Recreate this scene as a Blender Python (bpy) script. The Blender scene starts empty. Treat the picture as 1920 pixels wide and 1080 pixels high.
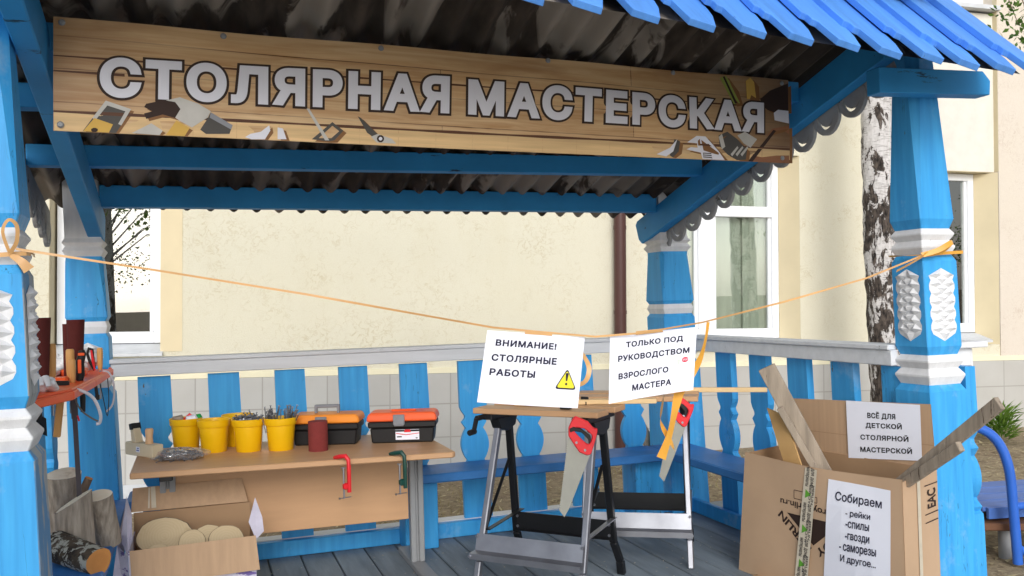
import bpy, bmesh, math, random
from mathutils import Vector, Matrix
from mathutils.geometry import delaunay_2d_cdt
random.seed(7)
R = math.radians
SC = bpy.context.scene
COL = SC.collection

# ------------------------------------------------------------------ camera
cam = bpy.data.cameras.new("camera")
cam.sensor_width = 36.0
cam.lens = 36.0 * 1690 / 1920
cam.clip_start = 0.05
cam.clip_end = 600
camo = bpy.data.objects.new("camera", cam)
COL.objects.link(camo)
SC.camera = camo
yaw, pit, rol = R(19.4), R(-0.9), R(-1.6)
_Rz = Matrix(((math.cos(yaw), -math.sin(yaw), 0), (math.sin(yaw), math.cos(yaw), 0), (0, 0, 1)))
_Rx = Matrix(((1, 0, 0), (0, math.cos(pit), -math.sin(pit)), (0, math.sin(pit), math.cos(pit))))
_Ry = Matrix(((math.cos(rol), 0, math.sin(rol)), (0, 1, 0), (-math.sin(rol), 0, math.cos(rol))))
W2C = _Ry @ _Rx @ _Rz                                   # rows: right, forward, up
_rot = Matrix((W2C[0], W2C[2], -W2C[1])).transposed()   # blender camera looks along -Z
camo.matrix_world = Matrix.Translation((0, 0, 1.2)) @ _rot.to_4x4()

# ------------------------------------------------------------------ world, sun, exposure
world = bpy.data.worlds.new("World")
SC.world = world
world.use_nodes = True
wn = world.node_tree
wn.nodes.clear()
sky = wn.nodes.new("ShaderNodeTexSky")
sky.sky_type = 'NISHITA'
sky.sun_disc = False
SUN_EL, SUN_AZ = R(26), R(196)          # azimuth measured from +Y clockwise: behind the camera
sky.sun_elevation = SUN_EL
sky.sun_rotation = SUN_AZ
sky.air_density = 1.0
sky.dust_density = 1.5
sky.ozone_density = 0.6
bg = wn.nodes.new("ShaderNodeBackground")
bg.inputs[1].default_value = 0.15
wo = wn.nodes.new("ShaderNodeOutputWorld")
hs = wn.nodes.new("ShaderNodeHueSaturation")      # overcast: a paler, greyer sky
hs.inputs['Saturation'].default_value = .36
wn.links.new(sky.outputs[0], hs.inputs['Color'])
wn.links.new(hs.outputs[0], bg.inputs[0])
wn.links.new(bg.outputs[0], wo.inputs[0])
sl = bpy.data.lights.new("sun", 'SUN')
sl.energy = 1.25
sl.angle = R(25)
sl.color = (1.0, 0.985, 0.965)
so = bpy.data.objects.new("sun", sl)
COL.objects.link(so)
_sd = Vector((math.sin(SUN_AZ) * math.cos(SUN_EL), math.cos(SUN_AZ) * math.cos(SUN_EL), math.sin(SUN_EL)))
so.rotation_euler = (-_sd).to_track_quat('-Z', 'Y').to_euler()
SC.view_settings.view_transform = 'Standard'
SC.view_settings.look = 'None'
SC.view_settings.gamma = 1.0
SC.view_settings.exposure = 0.40
SC.render.engine = 'CYCLES'
SC.cycles.max_bounces = 8

# ------------------------------------------------------------------ materials
def lin(h):
    h = h.lstrip('#')
    out = []
    for i in (0, 2, 4):
        c = int(h[i:i + 2], 16) / 255
        out.append(c / 12.92 if c <= .04045 else ((c + .055) / 1.055) ** 2.4)
    return (*out, 1.0)

class NT:
    def __init__(s, name):
        s.m = bpy.data.materials.new(name)
        s.m.use_nodes = True
        s.t = s.m.node_tree
        s.b = s.t.nodes['Principled BSDF']
        s.tc = s.n('ShaderNodeTexCoord')
    def n(s, k, **kw):
        x = s.t.nodes.new(k)
        for a, v in kw.items():
            setattr(x, a, v)
        return x
    def l(s, a, b):
        s.t.links.new(a, b)
    def mapping(s, scale=(1, 1, 1), rot=(0, 0, 0), loc=(0, 0, 0), src='Object'):
        mp = s.n('ShaderNodeMapping')
        mp.inputs['Scale'].default_value = scale
        mp.inputs['Rotation'].default_value = rot
        mp.inputs['Location'].default_value = loc
        s.l(s.tc.outputs[src], mp.inputs[0])
        return mp.outputs[0]
    def noise(s, scale, vec=None, detail=4, rough=.55, dist=0):
        x = s.n('ShaderNodeTexNoise')
        x.inputs['Scale'].default_value = scale
        x.inputs['Detail'].default_value = detail
        x.inputs['Roughness'].default_value = rough
        x.inputs['Distortion'].default_value = dist
        if vec is not None:
            s.l(vec, x.inputs['Vector'])
        return x.outputs['Fac']
    def ramp(s, fac, stops):
        x = s.n('ShaderNodeValToRGB')
        e = x.color_ramp.elements
        while len(e) < len(stops):
            e.new(.5)
        for i, (p, c) in enumerate(stops):
            e[i].position = p
            e[i].color = c if len(c) == 4 else (*c, 1)
        s.l(fac, x.inputs[0])
        return x.outputs[0]
    def gray(s, fac, a, b, lo=0., hi=1.):
        x = s.n('ShaderNodeMapRange')
        for k, v in zip((1, 2, 3, 4), (a, b, lo, hi)):
            x.inputs[k].default_value = v
        s.l(fac, x.inputs[0])
        return x.outputs[0]
    def mix(s, fac, a, b, blend='MIX'):
        x = s.n('ShaderNodeMix', data_type='RGBA', blend_type=blend)
        for sock, v in ((x.inputs[0], fac), (x.inputs[6], a), (x.inputs[7], b)):
            if hasattr(v, 'is_output'):
                s.l(v, sock)
            elif isinstance(v, (int, float)):
                sock.default_value = v
            else:
                sock.default_value = v
        return x.outputs[2]
    def bump(s, h, strength=.3, dist=.01):
        x = s.n('ShaderNodeBump')
        x.inputs['Strength'].default_value = strength
        x.inputs['Distance'].default_value = dist
        s.l(h, x.inputs['Height'])
        s.l(x.outputs[0], s.b.inputs['Normal'])
    def set(s, col=None, rough=.6, metal=0., spec=.4):
        if col is not None:
            if hasattr(col, 'is_output'):
                s.l(col, s.b.inputs['Base Color'])
            else:
                s.b.inputs['Base Color'].default_value = col
        if hasattr(rough, 'is_output'):
            s.l(rough, s.b.inputs['Roughness'])
        else:
            s.b.inputs['Roughness'].default_value = rough
        s.b.inputs['Metallic'].default_value = metal
        s.b.inputs['Specular IOR Level'].default_value = spec
        return s.m

def mat(name, hx, rough=.6, var=.12, scale=5., stretch=(1, 1, 1), bump=.15, island=0., wear=None, spec=.35, metal=0.):
    n = NT(name)
    base = lin(hx)
    v = n.mapping(stretch)
    f = n.noise(scale, v, 5)
    k = n.gray(f, .3, .7, 1 - var, 1 + var)
    if island:
        g = n.n('ShaderNodeNewGeometry')
        k2 = n.gray(g.outputs['Random Per Island'], 0, 1, 1 - island, 1 + island)
        mm = n.n('ShaderNodeMath', operation='MULTIPLY')
        n.l(k, mm.inputs[0]); n.l(k2, mm.inputs[1])
        k = mm.outputs[0]
    vm = n.n('ShaderNodeVectorMath', operation='SCALE')
    vm.inputs[0].default_value = base[:3]
    n.l(k, vm.inputs['Scale'])
    c = vm.outputs[0]
    if wear:
        whx, thr, wsc, wst = wear
        f2 = n.noise(wsc, n.mapping(wst, loc=(3, 1, 2)), 6, .65)
        c = n.mix(n.gray(f2, thr, thr + .03), c, lin(whx))
    if bump:
        f3 = n.noise(scale * 6, v, 3)
        n.bump(f3, bump, .004)
    return n.set(c, rough, metal, spec)

VS = (6, 6, .5)     # vertical grain
XS = (.5, 6, 6)
YS = (6, .5, 6)
def mk_blue():
    n = NT("blue painted wood")
    g = n.n('ShaderNodeNewGeometry')
    f = n.noise(5, n.mapping(VS), 5, .6)
    br = n.noise(40, n.mapping((1, 1, .06)), 3)
    c = n.mix(n.gray(f, .3, .7), lin('#369fe2'), lin('#48aeea'))
    c = n.mix(n.gray(br, .35, .7, 0, .5), c, lin('#2b84c8'))
    c = n.mix(n.gray(g.outputs['Random Per Island'], 0, 1, 0, .16), c, lin('#2a80c2'))
    p = n.noise(3.2, n.mapping((1, 1, .8), loc=(2, 5, 1)), 6, .7)
    c = n.mix(n.gray(p, .57, .66, 0, .5), c, lin('#8db6dc'))
    ch = n.noise(24, n.mapping((1, 1, .5), loc=(1, 7, 3)), 5, .7)
    c = n.mix(n.gray(ch, .70, .715), c, lin('#5b5650'))
    cr = n.noise(8, n.mapping((2.2, 2.2, .16), loc=(9, 2, 0)), 4, .6)
    ab = n.n('ShaderNodeMath', operation='ABSOLUTE'); sub = n.n('ShaderNodeMath', operation='SUBTRACT')
    n.l(cr, sub.inputs[0]); sub.inputs[1].default_value = .5
    n.l(sub.outputs[0], ab.inputs[0])
    mk = n.noise(2.6, n.mapping((1.5, 1.5, .8), loc=(4, 1, 6)), 3)
    mc = n.n('ShaderNodeMath', operation='MULTIPLY')
    n.l(n.gray(ab.outputs[0], .0, .0045, 1, 0), mc.inputs[0]); n.l(n.gray(mk, .54, .60), mc.inputs[1])
    ck = mc.outputs[0]
    c = n.mix(ck, c, lin('#1d3c58'))
    n.bump(br, .22, .004)
    return n.set(c, n.gray(f, .3, .7, .42, .62), 0, .35)
m_blue = mk_blue()
m_blue_beam = mat("blue painted beam", '#2e90d0', .6, .14, 3, (1, 1, 1), .2, wear=('#24445a', .66, 3, (1, 4, 4)))
m_blue_dk = mat("deep blue bench paint", '#3574b6', .55, .22, 5, (1, 1, 1), .2, wear=('#5d6f86', .68, 6, (1, 1, 1)))
m_shingle = mat("blue painted roof boards", '#5795e6', .5, .14, 4, (6, .8, .8), .2, island=.07, spec=.4, wear=('#3c5f9c', .71, 12, (4, 1, 1)))
m_white = mat("white painted wood", '#dcdde0', .6, .07, 5, VS, .35, wear=('#8c8c90', .70, 10, (5, 5, .7)))
m_rail = mat("pale grey painted wood", '#d6d9de', .6, .07, 4, XS, .25, wear=('#85847f', .68, 8, (.6, 6, 6)))
m_lace = mat("weathered grey lace board", '#9b9c9d', .7, .16, 7, (1, 1, 1), .3, wear=('#5a5a58', .62, 9, (1, 1, 1)))
m_floor = mat("dark blue grey deck boards", '#77828c', .62, .26, 3.5, (5, .6, 1), .35, island=.12, wear=('#8b9096', .68, 7, (2, 1, 1)))
m_ply = mat("beige laminate board", '#c39a74', .45, .06, 5, (.4, 6, 4), .05)
m_steel_grey = mat("grey painted steel", '#8b8d90', .45, .05)
m_yellow = mat("yellow plastic", '#f0bd08', .38, .04, 5, bump=.03, spec=.5)
m_black = mat("black plastic", '#1c1c1e', .5, .1, bump=.08)
m_bmetal = mat("black lacquered steel", '#131417', .38, .1, spec=.5, bump=.05)
m_orange = mat("orange plastic", '#f0902c', .42, .05, bump=.05)
m_redorange = mat("red orange plastic", '#f0602c', .42, .05, bump=.05)
m_rack = mat("red orange rack plastic", '#ff6630', .42, .08, bump=.08)
m_gplastic = mat("grey plastic", '#83858c', .5, .05, bump=.05)
m_sand = mat("maroon sandpaper", '#7c3230', .9, .06, 60, bump=.3)
m_sandb = mat("dark brown sandpaper", '#55201c', .9, .06, 60, bump=.3)
m_red = mat("red plastic", '#e0232e', .4, .05, bump=.03, spec=.5)
m_green = mat("dark green enamel", '#14423a', .4, .08)
m_redenamel = mat("red enamel", '#d8222c', .4, .08)
m_chrome = mat("galvanised steel", '#999ba3', .36, .16, 8, (1, 1, 1), .04, metal=.85)
m_blade = mat("saw blade steel", '#94958f', .42, .08, 9, (1, 1, 1), .03, metal=.55)
m_pine = mat("pale pine", '#e2c292', .6, .10, 5, (1.2, 9, 9), .1)
m_handle = mat("varnished wooden handle", '#cf9a5c', .45, .12, 6, VS, .05)
m_beech = mat("pale beech wood", '#dccfb2', .6, .06, 6, bump=.05)
m_card = mat("brown cardboard", '#bd9f82', .8, .06, 4, (1, 1, 1), .12)
m_cardv = mat("brown corrugated cardboard", '#b99a7c', .8, .07, 16, (3, 3, .1), .12)
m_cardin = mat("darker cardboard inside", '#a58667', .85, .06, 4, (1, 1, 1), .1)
m_lilac = mat("crumpled printed white carton", '#cfcbdc', .6, .12, 12, (1, 1, 1), .5, wear=('#6d5c9c', .60, 9, (1, 1, 3)))
m_paper = mat("white paper", '#eceefa', .75, .01, 3, bump=.05)
m_ink = mat("dark ink", '#25243c', .8, .02, bump=0)
m_inkblack = mat("black ink", '#1b1a20', .8, .02, bump=0)
m_inkbrown = mat("dark brown print", '#33231d', .7, .05, bump=0)
m_printw = mat("pale grey print", '#d4d4de', .6, .01, bump=0)
m_ribbon = mat("orange satin ribbon", '#cfa068', .4, .08, 14, (1, 1, 1), .05, spec=.5)
m_ribbon2 = mat("gold satin ribbon tail", '#e0a23c', .35, .12, 10, (1, 1, 1), .05, spec=.5)
m_oldwood = mat("weathered grey plank", '#9c8f80', .85, .25, 5, (7, 7, .6), .5, wear=('#5b4d40', .62, 8, (6, 6, .7)))
m_fibre = mat("tan fibreboard", '#bf9a66', .75, .08, 8, bump=.1)
m_brown = mat("brown painted downpipe", '#4f332f', .4, .06, bump=.03)
m_pvc = mat("white window frame", '#e9ebef', .4, .03, 4, bump=.02)
m_sill = mat("weathered white sill", '#c9ccd0', .6, .10, 6, bump=.1, wear=('#7d7a74', .68, 14, (1, 1, 1)))
m_band = mat("smooth peach plaster", '#dccdab', .85, .05, 3, bump=.1)
m_reveal = mat("smooth ochre plaster", '#d2c5a5', .85, .05, 3, bump=.1)
m_spandrel = mat("off white stucco", '#d9d6cd', .9, .05, 8, bump=.4)
m_curtain = mat("grey green window blind", '#c6cabd', .8, .05, 4, VS, .05)
m_room = mat("dark room", '#5e584f', .9, .2, 2, bump=0)
m_dgreen = mat("green plastic", '#1fa24a', .4, .05, bump=0)
m_nail = mat("nail steel", '#8d8f96', .4, .3, 30, metal=.7, bump=0, island=.4)
m_umber = mat("brown painted seat", '#6c4a35', .7, .15, 5, bump=.1)
m_tube = mat("bright blue enamel tube", '#2e66c8', .35, .06, bump=.02, spec=.5)
m_plat = mat("faded blue planks", '#4a6fb6', .5, .14, 4, (1, 6, 1), .15, island=.06, wear=('#8090a8', .68, 7, (1, 1, 1)))
m_pave = mat("pale concrete strip", '#e2e4e6', .9, .08, 3, bump=.3, wear=('#aaa69c', .66, 6, (1, 1, 1)))
m_glove = mat("white cotton glove", '#e8e6e6', .9, .05, 20, bump=.4)
m_cable = mat("white cable", '#d8d5dc', .45, .05, bump=0)
m_tape = mat("pale packing tape", '#cdc3b0', .3, .06, 12, (1, 1, 4), .05, spec=.6)
m_dkgrey = mat("dark grey print", '#4a4744', .6, .1, bump=0)
m_steelp = mat("silver print", '#b6b3ae', .5, .12, 10, bump=0)
m_yelp = mat("ochre print", '#c8a04c', .6, .06, bump=0)
m_warn = mat("warning yellow ink", '#e8dc3c', .7, .02, bump=0)
m_stop = mat("red sign ink", '#d0344c', .7, .02, bump=0)
m_olive = mat("olive print", '#8f9a4a', .7, .05, bump=0)

def mk_stucco(name, hx, sc=1.0, dark='#b7a67e'):
    """roller stucco: fine grain with thin wandering grooves that gather in patches"""
    n = NT(name)
    v = n.mapping((1, 1, 1))
    big = n.noise(.7, v, 4)
    st = n.noise(1.5, n.mapping((1.3, 1, .5), loc=(3, 0, 8)), 5, .6)
    def worm(scale, loc, width):
        w = n.noise(scale * sc, n.mapping((1, 1, 1), loc=loc), 3, .55, .8)
        sb = n.n('ShaderNodeMath', operation='SUBTRACT'); ab = n.n('ShaderNodeMath', operation='ABSOLUTE')
        n.l(w, sb.inputs[0]); sb.inputs[1].default_value = .5
        n.l(sb.outputs[0], ab.inputs[0])
        return n.gray(ab.outputs[0], 0, width, 1, 0)
    mk = n.noise(3.4, n.mapping(loc=(1, 4, 2)), 5, .65)
    mul = n.n('ShaderNodeMath', operation='MULTIPLY')
    n.l(worm(14, (0, 0, 0), .035), mul.inputs[0]); n.l(n.gray(mk, .45, .66, .10, 1), mul.inputs[1])
    grain = n.noise(95 * sc, v, 3)
    c = n.mix(n.gray(big, .3, .7, 0, .22), lin(hx), lin('#d3cbb0'))
    c = n.mix(n.gray(st, .5, .75, 0, .14), c, lin('#c4b891'))
    c = n.mix(n.gray(grain, .35, .7, 0, .14), c, lin(dark))
    k = n.n('ShaderNodeMath', operation='MULTIPLY'); k.inputs[1].default_value = .48
    n.l(mul.outputs[0], k.inputs[0])
    c = n.mix(k.outputs[0], c, lin(dark))
    sb2 = n.n('ShaderNodeMath', operation='SUBTRACT')
    n.l(grain, sb2.inputs[0]); n.l(mul.outputs[0], sb2.inputs[1])
    n.bump(sb2.outputs[0], .30, .008)
    return n.set(c, .92, 0, .2)
m_stucco = mk_stucco("cream stucco", '#d9d5c3')
m_stucco2 = mk_stucco("pinkish stucco", '#d6cdc2', 1.3, '#b09a88')

def mk_plinth():
    n = NT("grey plinth tiles")
    b = n.n('ShaderNodeTexBrick')
    b.offset = 0.0
    n.l(n.mapping((1, 1, 1), rot=(R(90), 0, 0), loc=(.03, .651, 0)), b.inputs['Vector'])
    b.inputs['Scale'].default_value = 1.0
    b.inputs['Brick Width'].default_value = .5475
    b.inputs['Row Height'].default_value = .30
    b.inputs['Mortar Size'].default_value = .006
    b.inputs['Mortar Smooth'].default_value = .1
    b.inputs['Color1'].default_value = lin('#bab9b5')
    b.inputs['Color2'].default_value = lin('#b4b2ae')
    b.inputs['Mortar'].default_value = lin('#9f9c97')
    f = n.noise(3, n.mapping(), 4)
    c = n.mix(n.gray(f, .3, .7, 0, .25), b.outputs['Color'], lin('#9c9890'))
    n.bump(b.outputs['Fac'], -.3, .004)
    return n.set(c, .7)
m_plinth = mk_plinth()

def mk_slate():
    n = NT("dark stained corrugated sheet")
    f = n.noise(3.2, n.mapping((1.5, .55, .6)), 5, .55, .9)
    f2 = n.noise(9, n.mapping((2, .5, .5)), 4)
    c = n.mix(n.gray(f2, .35, .7), lin('#302923'), lin('#554a41'))
    c = n.mix(n.gray(f, .50, .55), c, lin('#978e84'))
    f3 = n.noise(1.4, n.mapping(), 3)
    c = n.mix(n.gray(f3, .5, .62, 0, .55), c, lin('#3a322b'))
    n.bump(f, .2, .004)
    return n.set(c, .85)
m_slate = mk_slate()

def mk_birch(name):
    n = NT(name)
    f = n.noise(11, n.mapping((1, 1, .40)), 8, .70, .5)
    lr = n.noise(2.6, n.mapping((1, 1, .6), loc=(2, 2, 5)), 3)
    ad = n.n('ShaderNodeMath', operation='ADD')
    sx = n.n('ShaderNodeSeparateXYZ')
    n.l(n.tc.outputs['Object'], sx.inputs[0])
    zz = n.gray(sx.outputs['Z'], .8, 3.2, .07, -.05)      # older bark is darker near the foot
    a0 = n.n('ShaderNodeMath', operation='ADD')
    n.l(f, a0.inputs[0]); n.l(zz, a0.inputs[1])
    n.l(a0.outputs[0], ad.inputs[0]); n.l(n.gray(lr, .3, .7, -.06, .06), ad.inputs[1])
    f2 = n.noise(30, n.mapping((.5, .5, 3.2)), 3)
    f3 = n.noise(45, n.mapping((1, 1, .4)), 4)
    c = n.mix(n.gray(f2, .56, .64, 0, .6), lin('#cfcccb'), lin('#6f6a66'))
    c = n.mix(n.gray(f3, .45, .7, 0, .4), c, lin('#8a847e'))
    dk = n.mix(n.gray(f3, .35, .65), lin('#1f1b19'), lin('#5c524b'))
    c = n.mix(n.gray(ad.outputs[0], .505, .535), c, dk)
    n.bump(ad.outputs[0], .9, .03)
    return n.set(c, .9)
m_birch = mk_birch("birch bark")

def mk_bark(name, a, b):
    n = NT(name)
    f = n.noise(14, n.mapping((4, 4, .5)), 5, .6)
    c = n.mix(n.gray(f, .35, .65), lin(a), lin(b))
    n.bump(f, .6, .008)
    return n.set(c, .95)
m_bark = mk_bark("grey brown bark", '#857a6e', '#b5a99b')
m_barkd = mk_bark("dark bark", '#4f4036', '#7c6a5a')

def mk_lichen():
    n = NT("lichen covered bark")
    f = n.noise(14, n.mapping(), 5, .6, 1)
    f2 = n.noise(26, n.mapping(loc=(4, 4, 4)), 6, .65, .5)
    c = n.mix(n.gray(f, .4, .6), lin('#2a241e'), lin('#54493c'))
    c = n.mix(n.gray(f2, .53, .56), c, lin('#a7a79c'))
    n.bump(f, .8, .01)
    return n.set(c, .95)
m_lichen = mk_lichen()

def mk_endgrain(name, a, b, k=70):
    n = NT(name)
    w = n.n('ShaderNodeTexWave', wave_type='RINGS', rings_direction='SPHERICAL')
    w.inputs['Scale'].default_value = k
    w.inputs['Distortion'].default_value = 2
    n.l(n.mapping(), w.inputs['Vector'])
    c = n.mix(n.gray(w.outputs['Fac'], 0, 1, 0, .3), lin(a), lin(b))
    sp = n.noise(18, n.mapping(loc=(2, 2, 2)), 4)
    c = n.mix(n.gray(sp, .58, .75, 0, .5), c, lin('#9a7b52'))
    return n.set(c, .8)
m_end = mk_endgrain("orange end grain", '#c98a4c', '#b47238')
m_endp = mk_endgrain("pale end grain", '#efe6d2', '#e0d2b4')
m_slice = mk_endgrain("pale wood slice", '#c8b593', '#baa480', 30)

def mk_ground():
    n = NT("dirt with dry litter")
    f = n.noise(1.2, n.mapping(), 6, .6)
    f2 = n.noise(22, n.mapping(), 5, .7)
    f3 = n.noise(60, n.mapping((1, .4, 1)), 3)
    c = n.mix(n.gray(f, .35, .65), lin('#91816d'), lin('#a89a80'))
    c = n.mix(n.gray(f2, .45, .62, 0, .55), c, lin('#64574a'))
    c = n.mix(n.gray(f3, .60, .68, 0, .7), c, lin('#c8bd9e'))
    n.bump(f2, .8, .03)
    return n.set(c, .95, 0, .1)
m_ground = mk_ground()

def mk_banner():
    n = NT("printed wooden planks")
    b = n.n('ShaderNodeTexBrick')
    b.offset = .37
    b.inputs['Scale'].default_value = 1
    b.inputs['Brick Width'].default_value = 2.1
    b.inputs['Row Height'].default_value = .098
    b.inputs['Mortar Size'].default_value = .0022
    b.inputs['Mortar Smooth'].default_value = .6
    b.inputs['Color1'].default_value = lin('#bf9668')
    b.inputs['Color2'].default_value = lin('#a98156')
    b.inputs['Mortar'].default_value = lin('#5a3218')
    n.l(n.mapping((1, 1, 1), rot=(R(90), 0, 0), loc=(.5, .055, 0)), b.inputs['Vector'])
    g = n.noise(5, n.mapping((.5, 1, 9)), 6, .6, .8)
    c = n.mix(n.gray(g, .35, .7, 0, .75), b.outputs['Color'], lin('#d9bc92'))
    g2 = n.noise(3, n.mapping((.6, 1, 3), loc=(5, 0, 1)), 4)
    c = n.mix(n.gray(g2, .55, .75, 0, .6), c, lin('#8a5a30'))
    sx = n.n('ShaderNodeSeparateXYZ')
    n.l(n.tc.outputs['Object'], sx.inputs[0])
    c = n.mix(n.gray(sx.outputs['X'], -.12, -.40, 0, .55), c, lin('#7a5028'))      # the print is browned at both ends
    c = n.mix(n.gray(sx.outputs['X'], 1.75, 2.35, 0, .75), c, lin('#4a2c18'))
    return n.set(c, .42, 0, .4)
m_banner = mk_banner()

def mk_leaf(name, a, b):
    n = NT(name)
    g = n.n('ShaderNodeNewGeometry')
    c = n.mix(g.outputs['Random Per Island'], lin(a), lin(b))
    n.set(c, .55)
    tl = n.n('ShaderNodeBsdfTranslucent')
    n.l(c, tl.inputs[0])
    mx = n.n('ShaderNodeMixShader'); mx.inputs[0].default_value = .45
    n.l(n.b.outputs[0], mx.inputs[1]); n.l(tl.outputs[0], mx.inputs[2])
    n.l(mx.outputs[0], n.t.nodes['Material Output'].inputs[0])
    return n.m
m_leaf = mk_leaf("green leaves", '#4f7a2c', '#8fae4e')
m_leafd = mk_leaf("dark green leaves", '#2f5020', '#66873a')
m_litter = mk_leaf("dry litter", '#86765f', '#d8cda8')

def mk_glass():
    n = NT("window glass")
    n.t.nodes.remove(n.b)
    tr = n.n('ShaderNodeBsdfTransparent')
    tr.inputs[0].default_value = (.95, .985, .965, 1)
    gl = n.n('ShaderNodeBsdfGlossy')
    gl.inputs['Roughness'].default_value = .003
    fr = n.n('ShaderNodeFresnel')
    fr.inputs[0].default_value = 1.6
    wob = n.n('ShaderNodeBump')
    wob.inputs['Strength'].default_value = .03
    n.l(n.noise(2.2, n.mapping(), 1), wob.inputs['Height'])
    n.l(wob.outputs[0], gl.inputs['Normal'])
    mx = n.n('ShaderNodeMixShader')
    n.l(n.gray(fr.outputs[0], 0, 1, .13, 1), mx.inputs[0])
    n.l(tr.outputs[0], mx.inputs[1]); n.l(gl.outputs[0], mx.inputs[2])
    n.l(mx.outputs[0], n.t.nodes['Material Output'].inputs[0])
    return n.m
m_glass = mk_glass()

def mk_film():
    n = NT("clear plastic film")
    n.t.nodes.remove(n.b)
    tr = n.n('ShaderNodeBsdfTransparent')
    gl = n.n('ShaderNodeBsdfGlossy')
    gl.inputs['Roughness'].default_value = .12
    bp = n.n('ShaderNodeBump')
    bp.inputs['Strength'].default_value = .8
    n.l(n.noise(40, n.mapping(), 3), bp.inputs['Height'])
    n.l(bp.outputs[0], gl.inputs['Normal'])
    df = n.n('ShaderNodeBsdfDiffuse')
    m1 = n.n('ShaderNodeMixShader'); m1.inputs[0].default_value = .12
    n.l(tr.outputs[0], m1.inputs[1]); n.l(df.outputs[0], m1.inputs[2])
    mx = n.n('ShaderNodeMixShader'); mx.inputs[0].default_value = .2
    n.l(m1.outputs[0], mx.inputs[1]); n.l(gl.outputs[0], mx.inputs[2])
    n.l(mx.outputs[0], n.t.nodes['Material Output'].inputs[0])
    return n.m
m_film = mk_film()

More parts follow.
